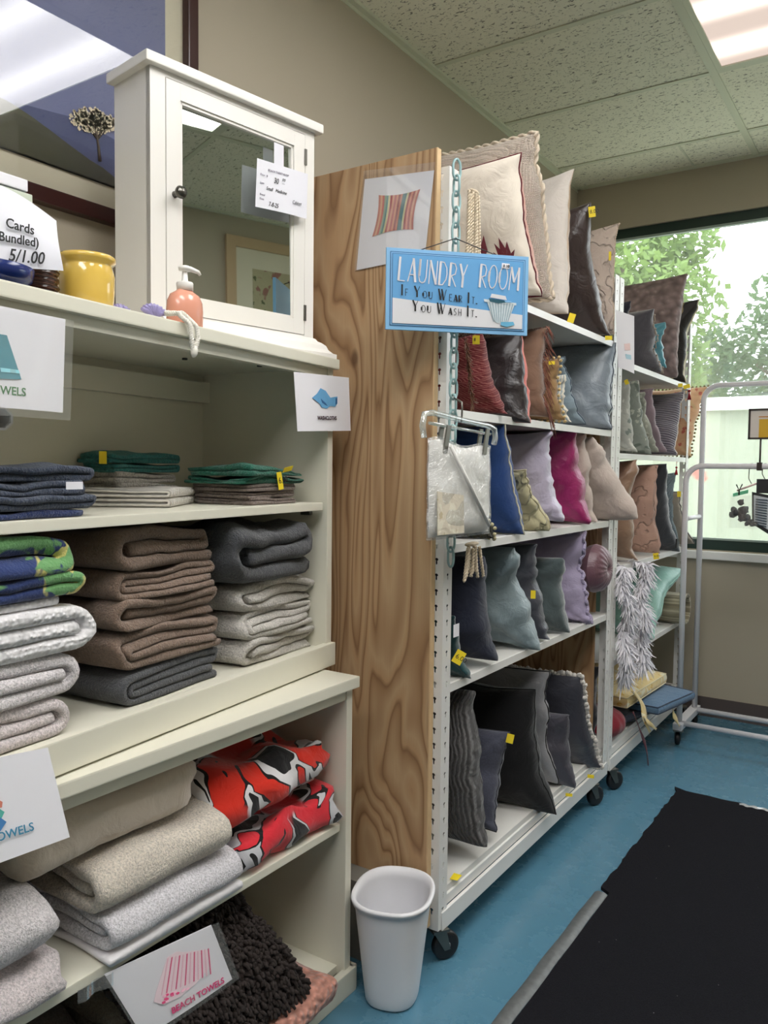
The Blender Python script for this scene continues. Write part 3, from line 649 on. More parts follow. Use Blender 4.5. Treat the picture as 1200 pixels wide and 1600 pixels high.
for k in range(2):
    o = towel('washcloth', hf, .24, .43 + .005 * k, .28, .37, Z + .067 + .02 * k, Z + .087 + .02 * k, 2, tealt, ['teal washcloth on the pale grey ones at the back of the shelf', 'teal washcloth topmost at the back with a yellow tag'][k], 'washcloth', seed=58 + k, amp=.010, wr=.009, group='teal washcloths')
yellow_tag(o, H(.452, .285, Z + .098), HA * -1, (0, 0, 1), .02, .026)
for k in range(3):
    towel('washcloth', hf, .10, .27, .05, .20, Z + .0145 * k, Z + .0145 * (k + 1), 2, taupe, ['taupe washcloth lowest under the green ones on the shelf', 'taupe washcloth in the middle of three under the green ones', 'taupe washcloth topmost, just beneath the green ones'][k], 'washcloth', seed=61 + k, amp=.004, group='taupe washcloths')
for k in range(2):
    o = towel('washcloth', hf, .085, .285, .045, .20, Z + .045 + .017 * k, Z + .062 + .017 * k, 2, greent, ['dark green washcloth resting on the taupe ones', 'dark green washcloth on top with a folded yellow tag'][k], 'washcloth', seed=65 + k, amp=.010, wr=.009, group='dark green washcloths')
c = H(.178, .035, Z + .052)
yellow_tag(o, c, HA * -1 + V((0, 0, .12)), V((0, 0, 1)) + HA * .25, .018, .04, txt='6.00'); yellow_tag(o, H(.155, .03, Z + .078), HA * -1 + V((0, 0, .15)), V((0, 0, 1)) - HB * .5, .035, .012)
# rolled white tube at the left (octagonal cross section)
mb = MB(); P = [(math.cos(a) * .022, math.sin(a) * .018) for a in [PI / 8 + k * PI / 4 for k in range(8)]]
vs = [H(.877 + x, .03, 1.300 + z) for x, z in P] + [H(.877 + x, .25, 1.300 + z) for x, z in P] + [H(.877 + x * .82, .03, 1.300 + z * .82) for x, z in P] + [H(.877 + x * .82, .25, 1.300 + z * .82) for x, z in P]
fs = []
for k in range(8): q = (k + 1) % 8; fs += [(k, q, 8 + q, 8 + k), (16 + k, 24 + k, 24 + q, 16 + q), (k, 16 + k, 16 + q, q)]
tube_o = mb.add(vs, fs).build('rolled_mat', fab('white_rolled_liner', (222, 220, 218)), None, H(.877, .14, 1.28)); tag(tube_o, 'rolled white liner tube lying open ended at the left, under the hand towel sign', 'roll')
towel('hand_towel', hf, .93, 1.10, .05, .30, Z + .083, 1.281, 4, bright, 'white folded towel pile holding up the rolled liner, at the far left of the shelf', seed=70)
tube_o.location.z -= 0

# lower cabinet: frame with u = distance from right end, d = depth behind x=-1.09
def lf(p): return V((-1.085 - p[1], 1.47 - p[0], p[2]))
towel('beach_towel', lf, .345, .65, -.012, .30, .411, .428, 1, fab('thin_white_towel', (230, 227, 230), 'plain'), 'thin white towel at the bottom of the pile over the beach towels sign', axis='d', seed=80, amp=.004)
towel('beach_towel', lf, .35, .645, -.006, .30, .429, .492, 3, bright, 'thick bright white towel under the cream one', axis='d', seed=81, amp=.010)
towel('beach_towel', lf, .37, .65, .0, .31, .493, .572, 3, cream, 'cream folded towel under the big beige blanket', axis='d', seed=82, amp=.012)
towel('blanket', lf, .43, .76, .06, .40, .573, .69, 2, beige, 'big beige blanket folded under the cabinet top', 'blanket', axis='d', seed=83, amp=.012)
towel('bath_towel', lf, .742, 1.05, .0, .32, .411, .482, 2, pinkw, 'blush white towel, lower of the pair at the left end of the lower shelf', axis='d', seed=84, amp=.012, group='thick white towels on the lower shelf')
towel('bath_towel', lf, .750, 1.05, .01, .32, .483, .575, 2, white, 'thick white towel, upper of the pair below the bath towels sign', axis='d', seed=85, amp=.014, group='thick white towels on the lower shelf')
comic = fab('red_black_white_print', (208, 44, 26), 'comic', (14, 12, 14), 1.9, c3=(214, 212, 214)); comic2 = fab('coral_black_print', (206, 42, 54), 'comic', (14, 12, 14), 2.4, c3=(190, 190, 195))
towel('throw_blanket', lf, .022, .315, .012, .33, .411, .498, 3, comic2, 'coral red printed blanket in a bag, lower of the two at the right', 'blanket', axis='d', seed=90, amp=.018, wr=.02, lean=0)
towel('throw_blanket', lf, .03, .36, .03, .36, .505, .614, 3, comic, 'red blanket with a black and white print on top of the coral one', 'blanket', axis='d', seed=91, amp=.02, wr=.024)
# bottom bay
bgt = fab('grey_beige_terry', (150, 142, 130), 'terry')
towel('bath_towel', lf, .36, .56, .02, .30, .064, .36, 6, bgt, 'beige towels folded upright behind the shaggy rug', axis='d', seed=95, amp=.02)
towel('bath_mat', lf, .62, 1.1, .0, .34, .064, .25, 3, fab('grey_brown_plush', (112, 100, 94), 'terry'), 'grey brown bath mat at the bottom left behind the clear plastic', 'bath mat', axis='d', seed=96, amp=.02)
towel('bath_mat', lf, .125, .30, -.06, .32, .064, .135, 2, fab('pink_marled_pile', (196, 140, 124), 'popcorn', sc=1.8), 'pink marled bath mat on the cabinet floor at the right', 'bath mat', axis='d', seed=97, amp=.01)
# shaggy chenille rug: a body covered by noodles
def shag():
    o0 = V((-1.2, 1.1, .13)); body = MB(); R = random.Random(12)
    def bf(u, v):   # u across (right -> left), v from bottom front up and over the back
        if v < .5: k = v / .5; x = -1.035 - .115 * k ** 1.3; z = .135 + .22 * k
        else: k = (v - .5) / .5; x = -1.15 - .24 * k; z = .355 - .02 * k * k
        yr = 1.272 - .105 * min(1, max(0, (z - .12) / .24)) ** 1.6; y = yr - u * .34
        return V((x, y, z)) + noise.noise_vector(V((u * 4, v * 5, 1))) * .012
    body.grid(bf, 16, 24)
    c = body.v[:]; 
    body2 = MB().grid(lambda u, v: bf(u, v) + V((-.03, 0, -.03)), 16, 24)
    t = thing('shag_rug', o0, 'dark brown shaggy chenille rug bundled in the bottom bay', 'rug')
    m = plain('dark_brown_chenille', (40, 31, 28), .9, var=.2, vs=30)
    fix_normals(body.build('backing', m, t))
    pile = MB()
    for i in range(3400):
        u, v = R.random() * 1.0, R.random() ** .9
        p = bf(u, v); e = .01; tu = (bf(min(1, u + e), v) - bf(max(0, u - e), v)).normalized(); tv = (bf(u, min(1, v + e)) - bf(u, max(0, v - e))).normalized(); n = tu.cross(tv).normalized()
        if n.x < 0 and n.z < 0: n = -n
        if n.dot(V((1, 0, .8))) < 0: n = -n
        d = (n + V((R.gauss(0, .35), R.gauss(0, .35), R.gauss(0, .3) - .35))).normalized(); L = R.uniform(.012, .022)
        pile.tube([p, p + d * L * .6, p + d * L * .9 + V((0, 0, -.006))], [.0036, .0042, .0028], 5)
    for i in range(260):
        v = R.random(); p = bf(0, v); d = V((R.gauss(.1, .4), 1, R.gauss(-.2, .4))).normalized(); pile.tube([p, p + d * .012, p + d * .018 + V((0, 0, -.004))], [.0036, .0042, .0028], 5)
    q = pile.build('chenille_pile', m, t); q['kind'] = 'stuff'
shag()

# ================================================================ SIGNS ON THE CABINETS
def card(name, q, lab, cat='sign', bend=.0, m=None, film_over=None, group=None, flipn=False):
    """q: tl, tr, br, bl corners"""
    q = [V(p) for p in q]; n = (q[1] - q[0]).cross(q[3] - q[0]).normalized() * -1
    n = n if n.dot(EYE - q[0]) > 0 else -n
    mb = MB(); 
    def f(u, v): p = (q[0] * (1 - u) + q[1] * u) * (1 - v) + (q[3] * (1 - u) + q[2] * u) * v; return p + n * bend * math.sin(u * PI) * (v)
    mb.grid(f, 12, 12); mb.grid(lambda u, v: f(u, v) - n * .0006, 12, 12)
    o = mb.build(name, m or m_paper, None, (q[0] + q[1]) / 2); tag(o, lab, cat, group)
    xd = (q[1] - q[0] + q[2] - q[3]).normalized(); yd = ((q[0] - q[3]) + (q[1] - q[2])).normalized()
    def at(u, v): return f(u, v) + n * .0012
    return o, at, xd, yd, n
def flat(pts, at, m, parent, name, n, label=None, lift=0):
    o = MB().prism([at(u, v) + n * lift for u, v in pts], n * .0004).build(name, m, parent); return o
# washcloths sign
q = [at_plane(u, v, H(0, -.004, 1.4), HB) for u, v in [(459, 581), (545, 590), (548, 673), (465, 674)]]
o, at, xd, yd, n = card('shelf_sign', q, 'white paper sign reading WASHCLOTHS at the right end of the hutch', bend=.004)
m_bluepic = plain('printed_blue_cloth', (104, 168, 214), .7, var=.15, vs=60); m_dbl = plain('printed_dark_blue', (50, 104, 160), .7)
flat([(.27, .42), (.36, .34), (.43, .24), (.52, .28), (.60, .40), (.68, .38), (.74, .37), (.73, .50), (.68, .56), (.58, .55), (.52, .60), (.42, .58), (.40, .52)], at, m_bluepic, o, 'printed_cloth', n)
flat([(.42, .43), (.50, .50), (.53, .55), (.44, .50)], at, m_dbl, o, 'printed_fold', n, lift=.0006)
flat([(.70, .40), (.73, .40), (.72, .50), (.69, .52)], at, m_dbl, o, 'printed_fold', n, lift=.0006)
text_mesh('WASHCLOTHS', .0125, at(.51, .80), xd, yd, plain('dark_print', (52, 26, 40), .7), o, center=True, bold=.0003)
for qu in (.34, .5, .66): pass
# hand towels sign (partly out of frame)
q = [H(.990, -.010, 1.452), H(.795, -.010, 1.452), H(.805, -.014, 1.312), H(.990, -.014, 1.312)]
o, at, xd, yd, n = card('shelf_sign', q, 'laminated paper sign ending in TOWELS in green, hanging at the left under the hutch top', bend=.002)
text_mesh('HAND TOWELS', .0165, at(.96, .865), xd, yd, plain('green_print', (44, 116, 62), .7), o, bold=.0002).location
tx = o.children[0]; xs = [p.co for p in tx.data.vertices]; w_ = max((p.dot(xd) for p in xs)) - min((p.dot(xd) for p in xs))
for p_ in tx.data.vertices: p_.co = p_.co - xd * (w_ + .060)
flat([(.15, .28), (.48, .28), (.60, .70), (.22, .74)], at, plain('printed_teal_towel', (56, 142, 160), .7, var=.2, vs=70), o, 'printed_towel', n)
flat([(.42, .61), (.575, .61), (.585, .645), (.425, .65)], at, plain('printed_pale_band', (150, 210, 220), .7), o, 'printed_band', n, lift=.0006)
MB().grid(lambda u, v: at(u * 1.07, v * 1.08) + n * .001, 4, 4).build('plastic_sleeve', m_film, o)
# bath towels sign
q = [H(1.12, -.012, .822), H(.868, -.012, .815), H(.83, -.022, .668), H(1.09, -.022, .660)]
q = [at_x(-160, 1215, -1.052), at_x(75, 1168, -1.062), at_x(109, 1308, -1.045), at_x(-140, 1400, -1.045)]
o, at, xd, yd, n = card('shelf_sign', q, 'white paper sign ending in blue TOWELS, over the lower cabinet top', bend=0)
tx = text_mesh('BATH TOWELS', .0175, at(.98, .80), xd, yd, plain('blue_print', (62, 138, 172), .7), o, bold=.0002)
w_ = max(p.co.dot(xd) for p in tx.data.vertices) - min(p.co.dot(xd) for p in tx.data.vertices)
for p_ in tx.data.vertices: p_.co = p_.co - xd * (w_ + .048)
for k, c in enumerate([(216, 130, 112), (90, 182, 170), (74, 132, 192)]):
    flat([(.40, .38 + .1 * k), (.56, .38 + .09 * k), (.60, .43 + .1 * k), (.59 - .02 * k, .48 + .11 * k), (.4, .48 + .11 * k)], at, plain('printed_towel_%s' % ['coral', 'aqua', 'blue'][k], c, .7), o, 'printed_towel', n, lift=.0003 * k)
# beach towels sign
q = [at_x(163, 1522, -1.078), at_x(330, 1445, -1.078), at_x(363, 1530, -1.062), at_x(225, 1622, -1.062)]
o, at, xd, yd, n = card('shelf_sign', q, 'sleeved paper sign reading BEACH TOWELS in pink, hanging askew from the lower shelf', bend=.003)
m_pk = plain('printed_pink', (226, 78, 130), .7); m_pkl = plain('printed_light_pink', (246, 196, 214), .7)
flat([(.22, .63), (.28, .52), (.50, .16), (.60, .14), (.66, .20), (.88, .34), (.80, .62), (.62, .72), (.44, .76), (.28, .74)], at, plain('printed_blush', (250, 226, 234), .7), o, 'printed_towels', n)
for k in range(12):
    a = .30 + k * .045; b = .50 + k * .034
    flat([(a, .60 + .01 * k), (a + .012, .60 + .01 * k), (b + .012, .17 + .014 * k), (b, .17 + .014 * k)], at, m_pk if k % 2 else m_pkl, o, 'printed_stripe', n, lift=.0006)
for k in range(14):
    R = random.Random(k); cu, cv = .25 + .3 * R.random(), .62 + .1 * R.random(); flat([(cu + .02 * math.cos(a), cv + .018 * math.sin(a)) for a in [j * PI / 3 for j in range(6)]], at, m_pk if k % 2 else m_pkl, o, 'printed_roll_end', n, lift=.0008)
text_mesh('BEACH TOWELS', .0175, at(.60, .93), xd, yd, plain('pink_print', (206, 62, 116), .7), o, shear=.25, center=True, bold=.0004)
MB().grid(lambda u, v: at(u * 1.1 - .03, v * 1.05) + n * .0012, 4, 4).build('plastic_sleeve', m_film, o)
c0, c1 = at_x(120, 1545, -1.075), at_x(175, 1515, -1.075)
o = MB().grid(lambda u, v: c0 * (1 - u) + c1 * u + V((.004 * math.sin(u * 9) + .002, 0, -.022 * (1 - v) - .002)), 10, 3).build('plastic_sign_holder', film('glossy_clear_plastic', .2, .35), None, c0); tag(o, 'clear plastic sign holder clipped to the lower shelf edge beside the beach towels sign', 'sign holder')

# ================================================================ ON THE COUNTER TOP
Z = 1.4915
# medicine cabinet
MA = V((.1563, .9877, 0)); MI = V((-.9877, .1563, 0)); MO = V((-1.280, 1.082, 0))
def mf(p): return MO + MA * p[0] + MI * p[1] + V((0, 0, p[2]))
mc_ = thing('medicine_cabinet', mf((.21, .07, Z)), 'white wooden medicine cabinet with a mirrored door standing on the hutch top', 'cabinet')
Wd, Dp, ZT = .431, .135, 2.033
mb = MB(); mb.box((0, 0, Z), (.012, Dp, ZT - .02), 0, mf).box((Wd - .012, 0, Z), (Wd, Dp, ZT - .02), 0, mf).box((.012, Dp - .008, Z), (Wd - .012, Dp, ZT - .02), 0, mf).box((.012, .002, Z), (Wd - .012, Dp - .008, Z + .012), 0, mf)
mb.box((0.0, -.001, Z), (.034, .014, ZT - .02), 0, mf).box((.4035, -.001, Z), (Wd, .014, ZT - .02), 0, mf).box((.034, -.001, Z), (.4035, .014, 1.5425), 0, mf).box((.034, -.001, 2.0015), (.4035, .014, ZT - .02), 0, mf)
mb.build('body', m_medcab, mc_)
MB().box((-.016, -.016, ZT - .020), (Wd + .016, Dp + .004, ZT), .003, mf).build('top_panel', m_medcab, mc_)
# base moulding along front and right
pr = [(0, .048), (.004, .046), (.008, .040), (.014, .037), (.022, .030), (.026, .020), (.034, .012), (.040, .010), (.040, 0), (0, 0)]
mb = MB()
def sweep(p0, p1, out0, out1):
    vs = []
    for P0, O in ((p0, out0), (p1, out1)):
        for a, z in pr: vs.append(mf((P0[0] + O[0] * a, P0[1] + O[1] * a, Z + z)))
    n_ = len(pr); fs = [(i, (i + 1) % n_, n_ + (i + 1) % n_, n_ + i) for i in range(n_)] + [list(range(n_)), [n_ + i for i in range(n_)][::-1]]
    mb.add(vs, fs)
sweep((0.02, -.001), (Wd, -.001), (0, -1), (1, -1)); sweep((Wd, -.001), (Wd, Dp), (1, -1), (1, 0))
fix_normals(mb.build('base_moulding', m_medcab, mc_))
# door
dx0, dx1, dz0, dz1 = .0355, .4020, 1.544, 2.000; sw = .033
mb = MB().box((dx0, -.002, dz0), (dx0 + sw, .014, dz1), .001, mf).box((dx1 - sw, -.002, dz0), (dx1, .014, dz1), .001, mf).box((dx0 + sw, -.002, dz0), (dx1 - sw, .014, dz0 + sw), .0, mf).box((dx0 + sw, -.002, dz1 - sw), (dx1 - sw, .014, dz1), .0, mf)
b = .006
mb.box((dx0 + sw, .001, dz0 + sw), (dx0 + sw + b, .010, dz1 - sw), 0, mf).box((dx1 - sw - b, .001, dz0 + sw), (dx1 - sw, .010, dz1 - sw), 0, mf).box((dx0 + sw, .001, dz0 + sw), (dx1 - sw, .010, dz0 + sw + b), 0, mf).box((dx0 + sw, .001, dz1 - sw - b), (dx1 - sw, .010, dz1 - sw), 0, mf)
door = mb.build('door', m_medcab, mc_)
t = NT('mirror_silver'); t.color((.62, .65, .62)); t.set(Metallic=1.0, Roughness=.015); m_mirror = t.m
mcx, mcz = (dx0 + dx1) / 2, (dz0 + dz1) / 2          # the mirror sits a touch askew in its rebate
MB().box((dx0 + sw, .000, dz0 + sw), (dx1 - sw, .004, dz1 - sw), 0, lambda p: mf((p[0], p[1] + .0060 + (p[2] - mcz) * .0131 + (p[0] - mcx) * -.0131, p[2]))).build('mirror', m_mirror, door)
kp = mf((.055, -.002, 1.778)); m_knob = plain('brushed_nickel', (112, 110, 104), .3, metal=1)
def kfr(p): return MI * -p.z + MA * p.x + V((0, 0, p.y))
MB().lathe([(.0001, 0), (.007, 0), (.006, .006), (.005, .012), (.011, .016), (.013, .022), (.010, .028), (.0001, .031)], kp, 20, fr=kfr).build('knob', m_knob, door)
for zz_ in (dz0 + .05, dz1 - .05): MB().box((dx1 - .002, -.005, zz_ - .018), (dx1 + .004, -.001, zz_ + .018), 0, mf).build('hinge', m_zinc, door)
# price paper hanging from a tape strip
pm = [at_plane(u, v, mf((0, -.020, 0)), MI) for u, v in [(402, 247), (481, 272), (479, 342), (399, 323)]]
o, at, xd, yd, n = card('price_note', pm, 'handwritten price note taped to the mirror of the medicine cabinet', 'note', bend=.004, m=m_sheet)
m_grp = plain('grey_print', (120, 112, 130), .7)
text_mesh('BEACH THRIFT SHOP', .0062, at(.20, .20), xd, yd, m_grp, o)
text_mesh('Price   $', .006, at(.06, .33), xd, yd, m_grp, o); text_mesh('Item', .006, at(.06, .50), xd, yd, m_grp, o); text_mesh('Brand', .006, at(.06, .74), xd, yd, m_grp, o); text_mesh('Date', .006, at(.06, .83), xd, yd, m_grp, o)
text_mesh('30', .017, at(.31, .42), xd, yd, m_ink, o, shear=.2, sx=.8); text_mesh('00', .009, at(.47, .33), xd, yd, m_ink, o, shear=.2); text_mesh('__', .008, at(.47, .38), xd, yd, m_ink, o)
text_mesh('Small   Medicine', .0105, at(.17, .60), xd, yd + xd * -.0, m_ink, o, shear=.3, sx=.85); text_mesh('Cabinet', .0105, at(.68, .75), xd, yd, m_ink, o, shear=.2, sx=.8)
text_mesh('7-8-25', .014, at(.22, .93), xd, yd, m_ink, o, shear=.25, sx=.75)
tp = [at_plane(u, v, mf((0, -.012, 0)), MI) for u, v in [(428, 222), (443, 228), (443, 268), (428, 262)]]
MB().prism(tp, MI * -.0006).build('tape_strip', m_sheet, o)
# jars
def lath(name, prof, c, m, lab, cat, n=36, **k):
    o = MB().lathe(prof, c, n, **k).build(name, m, None, c); return tag(fix_normals(o), lab, cat)
m_jar = plain('yellow_glaze', (222, 186, 88), .12, var=.08, vs=10, coat=.6)
lath('glazed_jar', [(.0001, 0), (.036, 0), (.042, .008), (.044, .03), (.0445, .055), (.041, .068), (.040, .073), (.046, .078), (.0465, .084), (.044, .087), (.040, .085), (.036, .074), (.038, .06), (.038, .01), (.0001, .008)], (-1.165, .852, Z), m_jar, 'glossy yellow ceramic jar on the hutch top', 'jar')
mv = NT('brown_glaze'); co = mv.coord(scale=(1, 1, 1)); hh = mv.wave(co, 55, 1, dirn='Z'); mv.color(mv.mix(hh, lin((58, 34, 28)), lin((92, 58, 44)))); mv.set(Roughness=.2); mv.bump(hh, 1, .004)
prof = [(.0001, 0), (.034, 0)] + [(.039 + .0022 * math.sin(k * 1.9), .004 + k * .0035) for k in range(16)] + [(.041, .062), (.040, .064), (.036, .062), (.034, .01), (.0001, .008)]
lath('ribbed_vase', prof, (-1.165, .752, Z), mv.m, 'dark brown ribbed ceramic vase beside the yellow jar', 'vase')
o = MB().lathe([(.0001, 0), (.05, 0), (.062, .01), (.066, .026), (.060, .028), (.055, .012), (.0001, .01)], (-1.135, .66, Z), 32).build('blue_dish', plain('cobalt_glaze', (28, 44, 104), .2), None, (-1.135, .66, Z)); tag(o, 'dark blue dish under the paper sign at the left of the hutch top', 'dish')
# stack of cards with a paper sheet draped in front
t = thing('card_stack', (-1.20, .66, 1.52), 'stack of pale greeting card envelopes standing on the blue dish', 'cards')
mcd = plain('pale_green_envelope', (196, 205, 188), .7)
for k in range(7): MB().box((-1.20 + .001 * k, .56, 1.522 + k * .019), (-1.12 + .001 * k, .715 + .004 * (k % 3), 1.522 + k * .019 + .017), .002).build('card', mcd if k % 2 else m_paper, t)
def sheet(u, v):
    a = at_x(-90, 268, -1.10); b = at_x(88, 345, -1.105); c = at_x(95, 424, -1.095); d = at_x(-90, 410, -1.09)
    p = (a * (1 - u) + b * u) * (1 - v) + (d * (1 - u) + c * u) * v
    return p + V((.010 * math.sin(v * 2.4) * u, -.006 * math.sin(v * PI) * u, .016 * math.sin(u * PI) * (1 - v)))
o = MB().grid(sheet, 16, 10).build('paper_sign', m_sheet, None, at_x(40, 360, -1.10)); tag(o, 'curled handwritten paper sign about bundled cards on the hutch top', 'sign')
def stxt(s, u, v, sz, sh=.15, sx=1.0):
    p = sheet(u, v); xd = (sheet(min(1, u + .25), v) - p).normalized(); yd = (sheet(u, max(0, v - .1)) - sheet(u, min(1, v + .1))).normalized(); text_mesh(s, sz, p, xd, yd, m_ink, o, shear=sh, sx=sx, lift=.0035, bold=.0003)
stxt('Cards', .50, .52, .020, .1, .9); stxt('(Bundled)', .40, .70, .019, .1, .9); stxt('5/1.00', .50, .93, .025, .3, .9)
# soap dispenser
t = thing('soap_dispenser', (-1.150, 1.052, Z), 'coral pink soap dispenser with a white pump in front of the medicine cabinet', 'soap dispenser')
c = V((-1.150, 1.052, Z)); 
MB().lathe([(.0001, 0), (.034, 0), (.037, .004), (.0375, .03), (.036, .046), (.030, .058), (.018, .065), (.015, .068)], c, 32, sx=.75, sy=1.0).build('bottle', plain('coral_plastic', (226, 158, 134), .25, var=.02, coat=.3), t)
MB().lathe([(.015, .066), (.0155, .080), (.0145, .082), (.006, .083), (.005, .098), (.0045, .104)], c, 24).build('collar', plain('white_pump_plastic', (238, 236, 232), .3), t)
pm_ = MB().lathe([(.005, .102), (.011, .104), (.012, .109), (.008, .112), (.0001, .112)], c, 20); pm_.tube([c + V((0, 0, .107)), c + V((.004, .012, .108)), c + V((.008, .026, .105)), c + V((.009, .030, .100))], [.006, .005, .004, .003], 8); pm_.build('pump_head', MATS['white_pump_plastic'], t)
# lilac trinket, rope
def twist(mb, pts, r, strands=3, pitch=.012, tr=None):
    pts = [V(p) for p in pts]; L = [0]
    for a, b in zip(pts, pts[1:]): L.append(L[-1] + (b - a).length)
    N = max(6, int(L[-1] / pitch * 6))
    def P(s):
        s = max(0, min(L[-1], s))
        for i in range(len(L) - 1):
            if s <= L[i + 1]: k = (s - L[i]) / max(1e-9, L[i + 1] - L[i]); return pts[i].lerp(pts[i + 1], k)
        return pts[-1]
    for q in range(strands):
        out = []
        for i in range(N + 1):
            s = L[-1] * i / N; p = P(s); d = (P(s + .002) - P(s - .002)); d = d.normalized() if d.length else V((0, 0, 1)); a = d.cross(V((1, .3, .1))).normalized(); b = d.cross(a); ph = 2 * PI * (s / pitch + q / strands)
            out.append(p + a * math.cos(ph) * r * .55 + b * math.sin(ph) * r * .55)
        mb.tube(out, tr or r * .62, 5)
lil = plain('lilac_ribbed_soap', (150, 142, 190), .35, var=.15, vs=60, bump=.8, bs=60, bd=.003)
def fan(c, s, name, lab, R_=0):
    mb = MB()
    for k in range(9):
        a = -1.2 + 2.4 * k / 8; mb.tube([c, c + V((0, math.sin(a) * s * .6, math.cos(a) * s * .5 + .004)), c + V((0.004, math.sin(a) * s, math.cos(a) * s * .62 + .002))], [.004, .006, .003], 6)
    o = mb.build(name, lil, None, c); tag(o, lab, 'soap', 'lilac shell soaps'); return o
fan(V((-1.135, .965, Z + .004)), .030, 'shell_soap', 'lilac shell shaped soap on a rope in front of the dispenser')
fan(V((-1.175, .925, Z + .004)), .024, 'shell_soap', 'lilac shell soap half hidden behind the yellow jar')
mb = MB(); e = V((-1.112, 1.0, Z + .014))
twist(mb, [V((-1.128, .985, Z + .014)), e, V((-1.098, 1.016, Z - .004)), V((-1.096, 1.018, Z - .030)), V((-1.096, 1.022, Z - .05))], .0042)
twist(mb, [V((-1.128, .988, Z + .012)), e + V((0, .012, .002)), V((-1.098, 1.032, Z - .006)), V((-1.096, 1.034, Z - .028)), V((-1.096, 1.026, Z - .048))], .0042)
mb.blob((-1.096, 1.024, Z - .052), (.006, .007, .012), amp=.3)
o = mb.build('white_rope', fab('white_cotton_cord', (230, 226, 216)), None, e); tag(o, 'white cotton rope loop hanging over the hutch top edge', 'rope')

# ================================================================ BIN
def bin_():
    c = V((-.985, 1.535, 0)); t = thing('waste_bin', c, 'white plastic waste bin on the floor in front of the plywood panel', 'bin')
    ang = math.radians(20)
    def ring(z, s, ex=0):
        out = []
        for k in range(48):
            a = 2 * PI * k / 48; ca, sa = math.cos(a), math.sin(a); e = 2.5
            x = math.copysign(abs(ca) ** (2 / e), ca) * (.088 * s + ex); y = math.copysign(abs(sa) ** (2 / e), sa) * ((.112 if sa > 0 else .096) * s + ex)
            out.append(c + V((x * math.cos(ang) - y * math.sin(ang), x * math.sin(ang) + y * math.cos(ang), z)))
        return out
    H_ = .252
    secs = [ring(.0, .60), ring(.004, .66)] + [ring(.01 + k * .027, .68 + .32 * (.01 + k * .027) / H_) for k in range(9)] + [ring(H_ - .012, .985), ring(H_ - .012, 1.0, .004), ring(H_ - .002, 1.0, .005), ring(H_, 1.0, .002), ring(H_ - .001, 1.0, -.003), ring(H_ - .02, .96, -.003)] + [ring(.225 - k * .045, (.68 + .32 * (.225 - k * .045) / H_), -.003) for k in range(5)] + [ring(.006, .6, -.003)]
    vs = [p for r in secs for p in r]; n_ = 48; fs = [(i * n_ + k, i * n_ + (k + 1) % n_, (i + 1) * n_ + (k + 1) % n_, (i + 1) * n_ + k) for i in range(len(secs) - 1) for k in range(n_)] + [list(range(n_))[::-1], [(len(secs) - 1) * n_ + k for k in range(n_)]]
    cut = 12 * n_
    body = MB(); body.add(vs, fs, True); fix_normals(body.build('bucket', m_bin, t))
    rim = MB(); r1 = ring(H_ - .004, 1.0, .002); rim.tube(r1, .0052, 8, closed=True); rim.build('rim', m_bin, t)
bin_()
o = MB().box((-1.30, 1.60, 0), (-1.10, 1.675, .20)).build('cardboard_box', plain('grey_cardboard', (128, 124, 116), .8, var=.1), None, (-1.2, 1.64, 0)); tag(o, 'grey cardboard box on the floor behind the bin, against the plywood', 'box')

# ================================================================ RACKS
def slotted(mb, o, wd, hd, width, length, t, pitch=.038, z0=.03):
    """flat steel strip with keyhole slots"""
    o = V(o); wd = V(wd).normalized(); hd = V(hd).normalized(); n = wd.cross(hd)
    ca = math.atan2(pitch / 2, width / 2); angs = sorted([k * PI / 6 for k in range(12)] + [ca, PI - ca, PI + ca, 2 * PI - ca] + [1.5 * PI - .25, 1.5 * PI + .25])
    hole = []; outr = []
    for a in angs:
        c_, s_ = math.cos(a), math.sin(a); rr = .0052 if s_ > -.4 else min(.0125, .0024 / max(abs(c_), 1e-3)); hole.append((c_ * rr, s_ * rr))
        q = min((width / 2) / abs(c_) if abs(c_) > 1e-6 else 9, (pitch / 2) / abs(s_) if abs(s_) > 1e-6 else 9); outr.append((c_ * q, s_ * q))
    m = len(hole); cells = int((length - z0) // pitch); y = 0
    def quad(a, b, c_, d): 
        for off in (0, t):
            mb.add([o + wd * p[0] + hd * p[1] - n * off for p in (a, b, c_, d)], [(0, 1, 2, 3)])
    quad((0, 0), (width, 0), (width, z0), (0, z0)); top = z0 + cells * pitch; quad((0, top), (width, top), (width, length), (0, length))
    for c_ in range(cells):
        cx, cy = width / 2, z0 + (c_ + .5) * pitch; outer = outr
        vs = []
        for off in (0, t):
            vs += [o + wd * (cx + x) + hd * (cy + y_) - n * off for x, y_ in hole] + [o + wd * (cx + x) + hd * (cy + y_) - n * off for x, y_ in outer]
        fs = []
        for k in range(m):
            q = (k + 1) % m; fs += [(k, q, m + q, m + k), (2 * m + k, 3 * m + k, 3 * m + q, 2 * m + q), (k, 2 * m + k, 2 * m + q, q)]
        mb.add(vs, fs)
    mb.add([o, o + hd * length, o + hd * length - n * t, o - n * t], [(0, 1, 2, 3)]); p = o + wd * width; mb.add([p, p + hd * length, p + hd * length - n * t, p - n * t], [(0, 1, 2, 3)])
